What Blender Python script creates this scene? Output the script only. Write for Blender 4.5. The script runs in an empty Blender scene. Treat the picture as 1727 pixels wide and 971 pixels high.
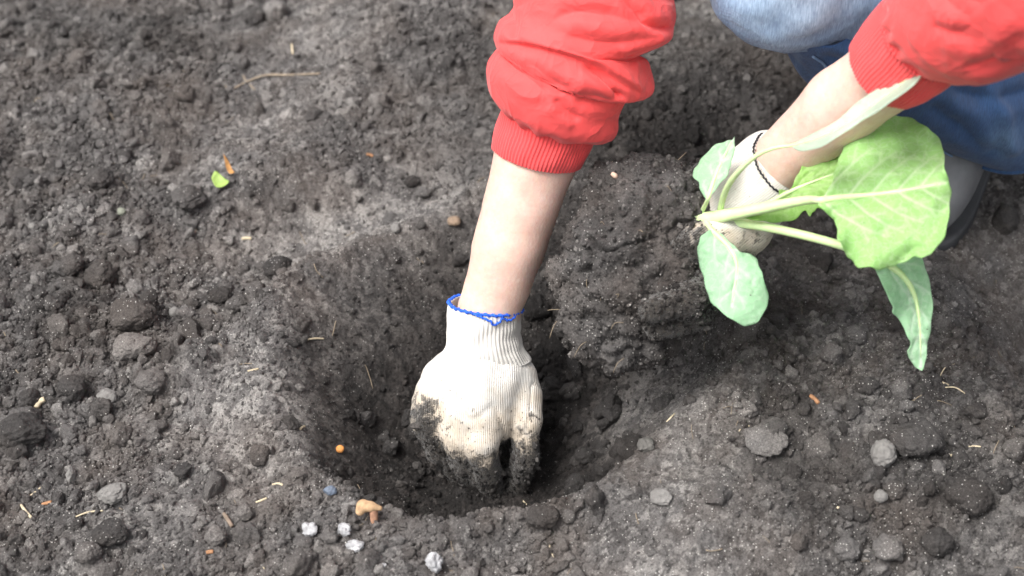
import bpy, math, random
import numpy as np
from mathutils import Vector, geometry

# ------------------------------------------------------------------ scene, camera, light
scene = bpy.context.scene
COL = scene.collection
rng = np.random.default_rng(7)
random.seed(7)

PITCH = math.radians(42.0)
HFOV = math.radians(34.0)
DIST = 1.374
FPX = 863.5 / math.tan(HFOV / 2)           # focal length in photograph pixels (1727 wide)
FW = np.array([0, math.cos(PITCH), -math.sin(PITCH)])
UPV = np.array([0, math.sin(PITCH), math.cos(PITCH)])
RT = np.array([1.0, 0, 0])
CAM = -FW * DIST

cam_data = bpy.data.cameras.new("camera")
cam_data.sensor_width = 36.0
cam_data.angle = HFOV
cam_data.clip_start = 0.02
cam_data.clip_end = 200
cam_data.dof.use_dof = True
cam_data.dof.focus_distance = 1.25
cam_data.dof.aperture_fstop = 5.6
cam = bpy.data.objects.new("camera", cam_data)
cam.location = CAM
cam.rotation_euler = (math.pi / 2 - PITCH, 0, 0)
COL.objects.link(cam)
scene.camera = cam

SUN_EL, SUN_AZ = math.radians(60), math.radians(-122)   # azimuth measured from +Y towards +X (clockwise)
world = bpy.data.worlds.new("World")
scene.world = world
world.use_nodes = True
nt = world.node_tree
nt.nodes.clear()
w_out = nt.nodes.new("ShaderNodeOutputWorld")
w_bg = nt.nodes.new("ShaderNodeBackground")
w_sky = nt.nodes.new("ShaderNodeTexSky")
w_sky.sky_type = 'NISHITA'
w_sky.sun_disc = False
w_sky.sun_elevation = SUN_EL
w_sky.sun_rotation = SUN_AZ
w_sky.air_density = 1.0
w_sky.dust_density = 7.0
w_sky.ozone_density = 1.0
w_hs = nt.nodes.new("ShaderNodeHueSaturation")          # thin high cloud: the blue is washed out
w_hs.inputs['Saturation'].default_value = 0.22
nt.links.new(w_sky.outputs[0], w_hs.inputs['Color'])
nt.links.new(w_hs.outputs[0], w_bg.inputs[0])
w_bg.inputs[1].default_value = 0.13
nt.links.new(w_bg.outputs[0], w_out.inputs[0])

sun_data = bpy.data.lights.new("sun", 'SUN')
sun_data.energy = 1.35
sun_data.angle = math.radians(24)
sun_data.color = (1.0, 0.965, 0.92)
sun = bpy.data.objects.new("sun", sun_data)
COL.objects.link(sun)
sd = Vector((math.sin(SUN_AZ) * math.cos(SUN_EL), math.cos(SUN_AZ) * math.cos(SUN_EL), math.sin(SUN_EL)))
sun.rotation_euler = sd.to_track_quat('Z', 'Y').to_euler()
sun.location = (0, 0, 5)

vs = scene.view_settings
vs.view_transform = 'Standard'
vs.look = 'None'
vs.gamma = 1.0
vs.use_curve_mapping = False
vs.exposure = 0.92

# ------------------------------------------------------------------ helpers: points, noise
def U(px, py, d):
    """point seen at photograph pixel (px,py) standing at depth d metres in front of the camera"""
    return CAM + d * (FW + RT * ((px - 863.5) / FPX) + UPV * ((485.5 - py) / FPX))

def hsh(ix, iy, seed, iz=0):
    h = (ix.astype(np.int64) * 374761393 + iy.astype(np.int64) * 668265263 + np.int64(seed) * 982451653
         + np.asarray(iz).astype(np.int64) * 2147483647)
    h = (h ^ (h >> 13)) * 1274126177
    h &= 0xffffffff
    h = (h ^ (h >> 16)) * 2246822519
    h &= 0xffffffff
    return ((h ^ (h >> 13)) & 0xffffff).astype(np.float64) / 0xffffff

def perlin(x, y, seed):
    x0, y0 = np.floor(x), np.floor(y)
    fx, fy = x - x0, y - y0
    ux, uy = fx * fx * fx * (fx * (fx * 6 - 15) + 10), fy * fy * fy * (fy * (fy * 6 - 15) + 10)
    def g(dx, dy):
        a = hsh(x0 + dx, y0 + dy, seed) * 2 * np.pi
        return np.cos(a) * (fx - dx) + np.sin(a) * (fy - dy)
    a = g(0, 0) + ux * (g(1, 0) - g(0, 0))
    b = g(0, 1) + ux * (g(1, 1) - g(0, 1))
    return (a + uy * (b - a)) * 1.5

def fbm(x, y, seed, octv=4, gain=0.5):
    s, a, f, t = 0, 1.0, 1.0, 0
    for o in range(octv):
        s = s + a * perlin(x * f + 17.3 * o, y * f - 9.1 * o, seed + o)
        t += a
        a *= gain
        f *= 2.03
    return s / t

def vnoise3(p, seed):
    """smooth 3-D value noise, -1..1, p is (n,3)"""
    i = np.floor(p)
    f = p - i
    u = f * f * (3 - 2 * f)
    r = 0
    for dx in (0, 1):
        for dy in (0, 1):
            for dz in (0, 1):
                w = (u[:, 0] if dx else 1 - u[:, 0]) * (u[:, 1] if dy else 1 - u[:, 1]) * (u[:, 2] if dz else 1 - u[:, 2])
                r = r + w * hsh(i[:, 0] + dx, i[:, 1] + dy, seed, i[:, 2] + dz)
    return r * 2 - 1

def fbm3(p, seed, octv=4, gain=0.5):
    s, a, f, t = 0, 1.0, 1.0, 0
    for o in range(octv):
        s = s + a * vnoise3(p * f + 11.7 * o, seed + o)
        t += a
        a *= gain
        f *= 2.07
    return s / t

def bumps3(p, seed, dens=1.0):
    """crumb-like round bumps in 3-D, 0..1"""
    i = np.floor(p)
    best = np.zeros(len(p))
    for dx in (-1, 0, 1):
        for dy in (-1, 0, 1):
            for dz in (-1, 0, 1):
                c = i + np.array([dx, dy, dz])
                j = np.stack([hsh(c[:, 0], c[:, 1], seed + k, c[:, 2]) for k in (0, 1, 2)], 1)
                r = 0.35 + 0.6 * hsh(c[:, 0], c[:, 1], seed + 3, c[:, 2])
                d2 = ((p - c - j) ** 2).sum(1) / r ** 2
                best = np.maximum(best, r * np.sqrt(np.maximum(0, 1 - d2)))
    return best

def crumbs2(x, y, s, seed, rmin=0.3, rmax=0.8, dens=1.0, squash=0.8):
    """a layer of half-buried round crumbs of size s; returns height and a random tone"""
    gx, gy = np.floor(x / s), np.floor(y / s)
    h = np.zeros_like(x)
    tone = np.full_like(x, 0.5)
    for di in (-1, 0, 1):
        for dj in (-1, 0, 1):
            cx, cy = gx + di, gy + dj
            ex = hsh(cx, cy, seed + 5) < dens
            r = (rmin + (rmax - rmin) * hsh(cx, cy, seed + 2) ** 2.0) * s
            ax = (cx + hsh(cx, cy, seed)) * s
            ay = (cy + hsh(cx, cy, seed + 1)) * s
            th = hsh(cx, cy, seed + 3) * np.pi
            el = 0.7 + 0.6 * hsh(cx, cy, seed + 4)
            dx, dy = x - ax, y - ay
            qx = (dx * np.cos(th) + dy * np.sin(th)) * el
            qy = (-dx * np.sin(th) + dy * np.cos(th)) / el
            d2 = (qx * qx + qy * qy) / (r * r)
            hh = np.where(ex, r * squash * np.sqrt(np.maximum(0, 1 - d2)), 0)
            up = hh > h
            h = np.where(up, hh, h)
            tone = np.where(up, hsh(cx, cy, seed + 7), tone)
    return h, tone

def sstep(a, b, x):
    t = np.clip((x - a) / (b - a), 0, 1)
    return t * t * (3 - 2 * t)

def catmull(P, n):
    P = np.asarray(P, float)
    m = len(P)
    out = []
    for t in np.linspace(0, m - 1, n):
        i = min(int(t), m - 2)
        f = t - i
        p0, p1, p2, p3 = P[max(i - 1, 0)], P[i], P[i + 1], P[min(i + 2, m - 1)]
        out.append(0.5 * ((2 * p1) + (-p0 + p2) * f + (2 * p0 - 5 * p1 + 4 * p2 - p3) * f * f
                          + (-p0 + 3 * p1 - 3 * p2 + p3) * f ** 3))
    return np.array(out)

# ------------------------------------------------------------------ helpers: meshes
def make_mesh(name, verts, faces, smooth=True, attrs=None, uvs=None):
    """faces: (n,3) or (n,4) array, or list of such arrays"""
    me = bpy.data.meshes.new(name)
    fl = faces if isinstance(faces, list) else [faces]
    fl = [np.asarray(f, np.int32) for f in fl if len(f)]
    nl = sum(f.size for f in fl)
    nf = sum(len(f) for f in fl)
    me.vertices.add(len(verts))
    me.vertices.foreach_set("co", np.asarray(verts, np.float32).ravel())
    me.loops.add(nl)
    me.loops.foreach_set("vertex_index", np.concatenate([f.ravel() for f in fl]))
    me.polygons.add(nf)
    tot = np.concatenate([np.full(len(f), f.shape[1], np.int32) for f in fl])
    st = np.concatenate([[0], np.cumsum(tot)[:-1]]).astype(np.int32)
    me.polygons.foreach_set("loop_start", st)
    if smooth:
        me.polygons.foreach_set("use_smooth", np.ones(nf, bool))
    for k, v in (attrs or {}).items():
        a = me.attributes.new(k, 'FLOAT', 'POINT')
        a.data.foreach_set("value", np.asarray(v, np.float32).ravel())
    if uvs is not None:
        uvl = me.uv_layers.new(name="UVMap")
        li = np.concatenate([f.ravel() for f in fl])
        uvl.data.foreach_set("uv", np.asarray(uvs, np.float32)[li].ravel())
    me.update(calc_edges=True)
    me.validate()
    return me

def wloc(o):
    p = Vector((0, 0, 0))
    while o is not None:
        p += o.location
        o = o.parent
    return np.array(p)

def tag(o, label=None, cat=None, group=None, kind=None):
    if label: o["label"] = label
    if cat: o["category"] = cat
    if group: o["group"] = group
    if kind: o["kind"] = kind
    return o

def put(name, verts, faces, mat, parent=None, origin=None, **kw):
    """one mesh object built from world-space vertices"""
    verts = np.asarray(verts, float)
    org = np.zeros(3) if origin is None else np.asarray(origin, float)
    base = wloc(parent) if parent is not None else np.zeros(3)
    if parent is not None and origin is None:
        org = base
    me = make_mesh(name, verts - org, faces, **kw)
    o = bpy.data.objects.new(name, me)
    o.location = org - base
    if mat is not None:
        me.materials.append(mat)
    COL.objects.link(o)
    if parent is not None:
        o.parent = parent
    return o

def grid_faces(nu, nv, wrap=True):
    """rings nu, points per ring nv"""
    i = np.arange(nu - 1)[:, None]
    j = np.arange(nv if wrap else nv - 1)[None, :]
    jn = (j + 1) % nv
    a = i * nv + j
    b = i * nv + jn
    return np.stack([a, b, b + nv, a + nv], -1).reshape(-1, 4)

def grid_normals(V, wrap=True):
    du = np.gradient(V, axis=0)
    if wrap:
        dv = np.roll(V, -1, 1) - np.roll(V, 1, 1)
    else:
        dv = np.gradient(V, axis=1)
    n = np.cross(du, dv)
    return n / np.maximum(np.linalg.norm(n, axis=-1, keepdims=True), 1e-9)

def tube(path, radii, n=8, cap=True):
    path = np.asarray(path, float)
    radii = np.broadcast_to(np.asarray(radii, float), (len(path),))
    t = np.gradient(path, axis=0)
    t /= np.maximum(np.linalg.norm(t, axis=1, keepdims=True), 1e-9)
    ref = np.array([0.31, 0.2, 0.93])
    V = []
    a = np.cross(t[0], ref)
    a /= np.linalg.norm(a)
    for k in range(len(path)):
        a = a - t[k] * a.dot(t[k])
        a /= max(np.linalg.norm(a), 1e-9)
        b = np.cross(t[k], a)
        th = np.linspace(0, 2 * np.pi, n, endpoint=False)
        V.append(path[k] + radii[k] * (np.cos(th)[:, None] * a + np.sin(th)[:, None] * b))
    V = np.concatenate(V)
    F = [grid_faces(len(path), n)]
    if cap:
        m = len(V)
        V = np.concatenate([V, path[:1], path[-1:]])
        j = np.arange(n)
        F.append(np.stack([np.full(n, m), (j + 1) % n, j], 1))
        o = (len(path) - 1) * n
        F.append(np.stack([np.full(n, m + 1), o + j, o + (j + 1) % n], 1))
    return V, F

def merge(parts):
    V, F4, F3, o = [], [], [], 0
    for v, f in parts:
        for g in (f if isinstance(f, list) else [f]):
            g = np.asarray(g)
            (F4 if g.shape[1] == 4 else F3).append(g + o)
        V.append(v)
        o += len(v)
    F = []
    if F4: F.append(np.concatenate(F4))
    if F3: F.append(np.concatenate(F3))
    return np.concatenate(V), F

def ico(sub):
    import bmesh
    bm = bmesh.new()
    bmesh.ops.create_icosphere(bm, subdivisions=sub, radius=1.0)
    v = np.array([x.co[:] for x in bm.verts])
    f = np.array([[x.index for x in q.verts] for q in bm.faces])
    bm.free()
    return v, f
ICO = {k: ico(k) for k in (2, 3, 4, 5, 6)}

# signed distance fields meshed by surface nets: smooth continuous bodies
def sdf_mesh(prims, h, k=0.01, pad=0.02, warp=None):
    """prims: list of ('c', a, b, ra, rb) round cones or ('e', centre, radii, R(3x3 or None))"""
    lo, hi = [], []
    for p in prims:
        if p[0] == 'c':
            r = max(p[3], p[4])
            lo.append(np.minimum(p[1], p[2]) - r); hi.append(np.maximum(p[1], p[2]) + r)
        else:
            r = max(p[2])
            lo.append(p[1] - r); hi.append(p[1] + r)
    lo = np.min(lo, 0) - pad
    hi = np.max(hi, 0) + pad
    n = np.ceil((hi - lo) / h).astype(int) + 1
    ax = [lo[i] + h * np.arange(n[i]) for i in range(3)]
    vol = np.full(tuple(n), 1.0)
    for p in prims:
        if p[0] == 'c':
            r = max(p[3], p[4]); bl = np.minimum(p[1], p[2]) - r; bh = np.maximum(p[1], p[2]) + r
        else:
            r = max(p[2]); bl = p[1] - r; bh = p[1] + r
        m = 3 * k + 3 * h
        s = [slice(max(0, int((bl[i] - m - lo[i]) / h)), min(n[i], int((bh[i] + m - lo[i]) / h) + 2)) for i in range(3)]
        X, Y, Z = np.meshgrid(ax[0][s[0]], ax[1][s[1]], ax[2][s[2]], indexing='ij')
        Q = np.stack([X, Y, Z], -1)
        if p[0] == 'c':
            ab = p[2] - p[1]
            t = np.clip(((Q - p[1]) @ ab) / max(ab @ ab, 1e-12), 0, 1)
            d = np.linalg.norm(Q - p[1] - t[..., None] * ab, axis=-1) - (p[3] + (p[4] - p[3]) * t)
        else:
            q = Q - p[1]
            if p[3] is not None:
                q = q @ p[3]
            q0 = np.linalg.norm(q / np.array(p[2]), axis=-1)
            q1 = np.linalg.norm(q / np.array(p[2]) ** 2, axis=-1)
            d = q0 * (q0 - 1) / np.maximum(q1, 1e-9)
        o = vol[s[0], s[1], s[2]]
        hh = np.clip(0.5 + 0.5 * (o - d) / k, 0, 1)
        vol[s[0], s[1], s[2]] = o * (1 - hh) + d * hh - k * hh * (1 - hh)
    ins = vol < 0
    nx, ny, nz = n
    cnt = np.zeros((nx - 1, ny - 1, nz - 1)); acc = np.zeros((nx - 1, ny - 1, nz - 1, 3))
    off = [(a, b, c) for a in (0, 1) for b in (0, 1) for c in (0, 1)]
    for A in off:
        for ax_ in range(3):
            if A[ax_] == 1: continue
            B = list(A); B[ax_] = 1
            va = vol[A[0]:nx - 1 + A[0], A[1]:ny - 1 + A[1], A[2]:nz - 1 + A[2]]
            vb = vol[B[0]:nx - 1 + B[0], B[1]:ny - 1 + B[1], B[2]:nz - 1 + B[2]]
            cr = (va < 0) != (vb < 0)
            t = np.where(cr, va / np.where(cr, va - vb, 1), 0)
            cnt += cr
            for c in range(3):
                acc[..., c] += cr * (A[c] + (t if c == ax_ else 0))
    act = cnt > 0
    idx = np.full(act.shape, -1, np.int64)
    idx[act] = np.arange(act.sum())
    ijk = np.argwhere(act)
    V = lo + h * (ijk + acc[act] / cnt[act][:, None])
    F = []
    for a in range(3):
        b, c = (a + 1) % 3, (a + 2) % 3
        sl0 = [slice(None)] * 3; sl1 = [slice(None)] * 3
        sl0[a] = slice(0, -1); sl1[a] = slice(1, None)
        ch = ins[tuple(sl0)] != ins[tuple(sl1)]
        e = np.argwhere(ch)
        e = e[(e[:, b] > 0) & (e[:, c] > 0) & (e[:, b] < n[b] - 1) & (e[:, c] < n[c] - 1)]
        def cell(db, dc):
            q = e.copy(); q[:, b] += db; q[:, c] += dc
            return idx[q[:, 0], q[:, 1], q[:, 2]]
        quad = np.stack([cell(-1, -1), cell(0, -1), cell(0, 0), cell(-1, 0)], 1)
        flip = ~ins[e[:, 0], e[:, 1], e[:, 2]]
        quad[flip] = quad[flip][:, ::-1]
        F.append(quad)
    return V, np.concatenate(F)

def smooth_mesh(V, F, it, lam=0.5):
    E = np.concatenate([F[:, [0, 1]], F[:, [1, 2]], F[:, [2, 3]], F[:, [3, 0]]]) if F.shape[1] == 4 else \
        np.concatenate([F[:, [0, 1]], F[:, [1, 2]], F[:, [2, 0]]])
    E = np.concatenate([E, E[:, ::-1]])
    deg = np.bincount(E[:, 0], minlength=len(V))[:, None]
    for k in range(it):
        S = np.stack([np.bincount(E[:, 0], weights=V[E[:, 1], c], minlength=len(V)) for c in range(3)], 1)
        V = V + lam * (S / np.maximum(deg, 1) - V)
    return V

def vert_normals(V, F):
    n = np.zeros_like(V)
    fn = np.cross(V[F[:, 1]] - V[F[:, 0]], V[F[:, 2]] - V[F[:, 0]])
    for c in range(F.shape[1]):
        for k in range(3):
            n[:, k] += np.bincount(F[:, c], weights=fn[:, k], minlength=len(V))
    return n / np.maximum(np.linalg.norm(n, axis=1, keepdims=True), 1e-12)

def chain(pts, rad):
    return [('c', np.asarray(pts[i], float), np.asarray(pts[i + 1], float), rad[i], rad[i + 1]) for i in range(len(pts) - 1)]

# ------------------------------------------------------------------ materials
def new_mat(name):
    m = bpy.data.materials.new(name)
    m.use_nodes = True
    n = m.node_tree
    return m, n, n.nodes["Principled BSDF"]

def N(n, typ, **kw):
    nd = n.nodes.new(typ)
    for k, v in kw.items():
        setattr(nd, k, v)
    return nd

def noise_node(n, scale, detail=4, rough=0.6, coord='Object', dist=0.0):
    tc = N(n, "ShaderNodeTexCoord")
    t = N(n, "ShaderNodeTexNoise")
    t.inputs['Scale'].default_value = scale
    t.inputs['Detail'].default_value = detail
    t.inputs['Roughness'].default_value = rough
    t.inputs['Distortion'].default_value = dist
    n.links.new(tc.outputs[coord], t.inputs['Vector'])
    return t

def ramp(n, src, stops):
    r = N(n, "ShaderNodeValToRGB")
    el = r.color_ramp.elements
    while len(el) < len(stops):
        el.new(0.5)
    for e, (p, c) in zip(el, stops):
        e.position = p
        e.color = (*c, 1) if len(c) == 3 else c
    n.links.new(src, r.inputs[0])
    return r

def mixc(n, fac, a, b, mode='MIX'):
    m = N(n, "ShaderNodeMix", data_type='RGBA', blend_type=mode)
    for sock, v in ((m.inputs[0], fac), (m.inputs[6], a), (m.inputs[7], b)):
        if hasattr(v, 'links'):
            n.links.new(v, sock)
        elif isinstance(v, (int, float)):
            sock.default_value = v
        else:
            sock.default_value = (*v, 1)
    return m.outputs[2]

def math_(n, op, a, b=0.0, clamp=False):
    m = N(n, "ShaderNodeMath", operation=op, use_clamp=clamp)
    for s, v in ((m.inputs[0], a), (m.inputs[1], b)):
        if hasattr(v, 'links'):
            n.links.new(v, s)
        else:
            s.default_value = v
    return m.outputs[0]

def bump(n, b, src, dist, strength=1.0, prev=None):
    bp = N(n, "ShaderNodeBump")
    bp.inputs['Strength'].default_value = strength
    bp.inputs['Distance'].default_value = dist
    n.links.new(src, bp.inputs['Height'])
    if prev is not None:
        n.links.new(prev, bp.inputs['Normal'])
    n.links.new(bp.outputs[0], b.inputs['Normal'])
    return bp.outputs[0]

def attr(n, name, typ='GEOMETRY'):
    return N(n, "ShaderNodeAttribute", attribute_name=name, attribute_type=typ).outputs['Fac']

DRY = (0.158, 0.148, 0.1435)
DRY2 = (0.165, 0.156, 0.148)
WET = (0.026, 0.0232, 0.0220)

def soil_mat(name, mode):
    """mode: 'field' per-vertex moisture with some painted shade, 'inst' per-instance, or a fixed (moist, tone)"""
    m, n, b = new_mat(name)
    if mode == 'field':
        moist_shade, tone = attr(n, 'moist_shade'), attr(n, 'tone')
    elif mode == 'inst':
        moist_shade, tone = attr(n, 'moist_shade', 'INSTANCER'), attr(n, 'tone', 'INSTANCER')
    else:
        v1 = N(n, "ShaderNodeValue"); v1.outputs[0].default_value = mode[0]; moist_shade = v1.outputs[0]
        v2 = N(n, "ShaderNodeValue"); v2.outputs[0].default_value = mode[1]; tone = v2.outputs[0]
    co = N(n, "ShaderNodeNewGeometry").outputs['Position']
    def nz(scale, det=3, rough=0.65):
        t = N(n, "ShaderNodeTexNoise")
        t.inputs['Scale'].default_value = scale
        t.inputs['Detail'].default_value = det
        t.inputs['Roughness'].default_value = rough
        n.links.new(co, t.inputs['Vector'])
        return t.outputs['Fac']
    # dry colour: grey loam, crumb by crumb lighter or browner
    f = math_(n, 'ADD', math_(n, 'MULTIPLY', tone, 0.75), math_(n, 'MULTIPLY', nz(60), 0.45))
    dry = ramp(n, f, [(0.14, (0.058, 0.054, 0.053)), (0.42, (0.110, 0.103, 0.1005)), (0.68, (0.205, 0.195, 0.190)), (0.95, (0.42, 0.40, 0.38))]).outputs[0]
    br = ramp(n, nz(14, 2), [(0.42, (0, 0, 0)), (0.66, (1, 1, 1))]).outputs[0]
    dry = mixc(n, math_(n, 'MULTIPLY', br, 0.36), dry, (0.185, 0.148, 0.124))
    wet = ramp(n, f, [(0.2, (0.016, 0.0145, 0.0138)), (0.6, WET), (0.95, (0.062, 0.054, 0.050))]).outputs[0]
    mo = math_(n, 'ADD', moist_shade, math_(n, 'MULTIPLY', math_(n, 'SUBTRACT', nz(45, 4), 0.5), 0.5), clamp=True)
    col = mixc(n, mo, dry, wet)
    col = mixc(n, 1.0, col, ramp(n, nz(700, 3, 0.8), [(0.3, (0.55, 0.55, 0.55)), (0.7, (1.42, 1.42, 1.42))]).outputs[0], 'MULTIPLY')
    # pale sand grains
    vo = N(n, "ShaderNodeTexVoronoi", feature='F1')
    vo.inputs['Scale'].default_value = 520
    n.links.new(co, vo.inputs['Vector'])
    sepc = N(n, "ShaderNodeSeparateColor")
    n.links.new(vo.outputs['Color'], sepc.inputs[0])
    thr = math_(n, 'SUBTRACT', 0.955, math_(n, 'MULTIPLY', ramp(n, nz(9, 3), [(0.45, (0, 0, 0)), (0.66, (1, 1, 1))]).outputs[0], 0.24))
    sel = math_(n, 'GREATER_THAN', sepc.outputs[0], thr)
    near = math_(n, 'LESS_THAN', vo.outputs['Distance'], 0.27)
    gr = math_(n, 'MULTIPLY', sel, near)
    gr = math_(n, 'MULTIPLY', gr, math_(n, 'SUBTRACT', 1.0, math_(n, 'MULTIPLY', mo, 0.65)))
    col = mixc(n, gr, col, mixc(n, sepc.outputs[1], (0.78, 0.76, 0.72), (0.40, 0.38, 0.36)))
    n.links.new(col, b.inputs['Base Color'])
    rr = math_(n, 'SUBTRACT', 0.95, math_(n, 'MULTIPLY', mo, 0.32))
    n.links.new(rr, b.inputs['Roughness'])
    b.inputs['Specular IOR Level'].default_value = 0.25
    p = bump(n, b, nz(330, 5, 0.8), 0.0030, 1.0)
    bump(n, b, nz(900, 3, 0.8), 0.0016, 1.0, p)
    return m

def plain(name, col, rough=0.7, var=0.25, scale=60, bmp=0.0008, spec=0.3, bscale=None, sss=0):
    m, n, b = new_mat(name)
    t = noise_node(n, scale)
    lo = tuple(c * (1 - var) for c in col); hi = tuple(min(1, c * (1 + var)) for c in col)
    r = ramp(n, t.outputs['Fac'], [(0.3, lo), (0.7, hi)])
    n.links.new(r.outputs[0], b.inputs['Base Color'])
    b.inputs['Roughness'].default_value = rough
    b.inputs['Specular IOR Level'].default_value = spec
    if bmp:
        t2 = noise_node(n, bscale or scale * 4, 5, 0.7)
        bump(n, b, t2.outputs['Fac'], bmp, 0.8)
    if sss:
        b.inputs['Subsurface Weight'].default_value = sss
        b.inputs['Subsurface Radius'].default_value = (0.006, 0.003, 0.002)
        b.inputs['Subsurface Scale'].default_value = 1.0
    return m

# ------------------------------------------------------------------ soil ground
H0 = 0.0
def ground0(px, py, z=0.0):
    d = FW + RT * ((px - 863.5) / FPX) + UPV * ((485.5 - py) / FPX)
    return CAM + d * ((z - CAM[2]) / d[2])

RIM = [(470, 690), (500, 775), (590, 842), (720, 872), (860, 880), (985, 850), (1085, 790), (1170, 705), (1225, 620), (1225, 520),
       (1120, 415), (960, 345), (830, 335), (700, 400), (600, 445), (520, 530), (480, 610)]
PIT = ground0(815, 735, 0.0)[:2]
rim_w = np.array([ground0(a, b)[:2] for a, b in RIM]) - PIT
rim_t = np.arctan2(rim_w[:, 1], rim_w[:, 0])
rim_r = np.hypot(rim_w[:, 0], rim_w[:, 1])
o_ = np.argsort(rim_t)
rim_t, rim_r = rim_t[o_], rim_r[o_]
rim_t = np.concatenate([rim_t - 2 * np.pi, rim_t, rim_t + 2 * np.pi])
rim_r = np.tile(rim_r, 3)
RIMFINE_T = np.linspace(-np.pi, np.pi, 721)
_r = np.interp(RIMFINE_T, rim_t, rim_r)
_k = np.hanning(41); _k /= _k.sum()
RIMFINE_R = np.convolve(np.concatenate([_r[-61:-1], _r, _r[1:61]]), _k, 'same')[60:-60]

def hole_t(x, y):
    wx = x + 0.012 * perlin(x * 14, y * 14, 71)
    wy = y + 0.012 * perlin(x * 14, y * 14, 72)
    dx, dy = wx - PIT[0], wy - PIT[1]
    return np.hypot(dx, dy) / np.interp(np.arctan2(dy, dx), RIMFINE_T, RIMFINE_R)

def gauss(x, y, px, py, sx, sy, rot=0):
    c = ground0(px, py)
    dx, dy = x - c[0], y - c[1]
    r = math.radians(rot)
    a, b = dx * math.cos(r) + dy * math.sin(r), -dx * math.sin(r) + dy * math.cos(r)
    return np.exp(-(a / sx) ** 2 - (b / sy) ** 2)

RIDGE = [ground0(*q)[:2] for q in ((330, 640), (480, 525), (600, 440), (720, 385), (840, 325))]
FA, FB = ground0(1600, 480)[:2], ground0(1727, 790)[:2]
def macro(x, y):
    t = hole_t(x, y)
    near = sstep(0.02, -0.05, y - PIT[1])
    h = 0.022 * gauss(x, y, 818, 735, 0.045, 0.035) - 0.086 * (1 - sstep(0.16 + 0.34 * near, 1.0 - 0.03 * near, t)) + 0.010 * fbm(x * 22, y * 22, 87, 3) * sstep(0.9, 0.5, t) + (0.016 - 0.010 * near) * np.exp(-((t - 1.06) / 0.16) ** 2)
    far = np.exp(-((np.hypot(x, y)) / 3.0) ** 2)
    h = h + 0.022 * fbm(x * 5, y * 5, 3, 3) * sstep(0.8, 1.3, t)
    h = h + 0.02 * gauss(x, y, 450, 310, 0.10, 0.05) - 0.022 * gauss(x, y, 610, 370, 0.12, 0.045, 18)
    h = h + 0.018 * gauss(x, y, 230, 620, 0.10, 0.07) + 0.02 * gauss(x, y, 1430, 700, 0.12, 0.08)
    h = h + 0.022 * gauss(x, y, 1200, 900, 0.12, 0.05) - 0.012 * gauss(x, y, 300, 480, 0.10, 0.05)
    h = h + 0.035 * gauss(x, y, 800, 60, 0.14, 0.06) - 0.02 * gauss(x, y, 1250, 250, 0.12, 0.08)
    # crest thrown up along the far left of the hole
    RL = RIDGE
    dmin = np.full(np.shape(x), 9.0)
    for k in range(len(RL) - 1):
        a_, b_ = RL[k], RL[k + 1]
        ab = b_ - a_
        tt_ = np.clip(((x - a_[0]) * ab[0] + (y - a_[1]) * ab[1]) / (ab @ ab), 0, 1)
        dmin = np.minimum(dmin, np.hypot(x - a_[0] - tt_ * ab[0], y - a_[1] - tt_ * ab[1]))
    h = h + 0.013 * np.exp(-(dmin / 0.017) ** 2) * (0.8 + 0.6 * perlin(x * 25, y * 25, 77))
    # neighbouring furrow on the right
    d = FB - FA
    d = d / np.hypot(*d)
    s = (x - FA[0]) * (-d[1]) + (y - FA[1]) * d[0]
    h = h - 0.05 * sstep(-0.005, 0.09, s + 0.01 * perlin(x * 20, y * 20, 8)) * sstep(0.12, -0.05, y) + 0.012 * np.exp(-((s + 0.015) / 0.02) ** 2) * sstep(0.12, -0.05, y)
    # broad bed undulation further out
    h = h + 0.03 * np.sin(x * 4.3 + 0.5) * sstep(0.6, 1.5, np.hypot(x, y))
    return h

def axis(lo, hi, step, far):
    a = np.arange(lo, hi + step / 2, step)
    g, st, p = [], step, 0.0
    while p < far:
        st *= 1.28
        p += st
        g.append(p)
    g = np.array(g)
    return np.concatenate([lo - g[::-1], a, hi + g]), len(g), len(a)

STEP = 0.0014
gx_, ox, nxi = axis(-0.62, 0.66, STEP, 30)
gy_, oy, nyi = axis(-0.40, 0.60, STEP, 30)
X, Y = np.meshgrid(gx_, gy_, indexing='ij')
T = hole_t(X, Y)
MAC = macro(X, Y)
inner = sstep(0.25, 0.0, np.maximum(np.maximum(-0.62 - X, X - 0.66), np.maximum(-0.40 - Y, Y - 0.60)))
# where the surface is loose and cloddy, and where it was pressed smooth
cloddy = np.clip(0.35 + 0.75 * fbm(X * 6, Y * 6, 21, 3) + 0.55 * sstep(-0.12, -0.30, X + 0.35 * Y) + 0.45 * gauss(X, Y, 1420, 640, 0.12, 0.08)
                 + 0.4 * gauss(X, Y, 1560, 850, 0.12, 0.06), 0, 1)
smoothp = np.clip(0.9 * gauss(X, Y, 590, 370, 0.12, 0.05, 18) + 0.9 * gauss(X, Y, 1110, 640, 0.05, 0.06) + 0.35 * sstep(1.0, 0.75, T) * sstep(0.0, -0.12, X)
                  + 0.8 * gauss(X, Y, 400, 740, 0.07, 0.10) + 0.1 * gauss(X, Y, 1050, 920, 0.14, 0.05), 0, 1)
cloddy = cloddy * (1 - 0.8 * smoothp)
wx = X + 0.0035 * perlin(X * 130, Y * 130, 31) + 0.0014 * perlin(X * 380, Y * 380, 33)
wy = Y + 0.0035 * perlin(X * 130, Y * 130, 32) + 0.0014 * perlin(X * 380, Y * 380, 34)
D = 0.0055 * fbm(X * 28, Y * 28, 41, 4, 0.55)
TONE = np.full_like(X, 0.5)
best = np.zeros_like(X)
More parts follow.
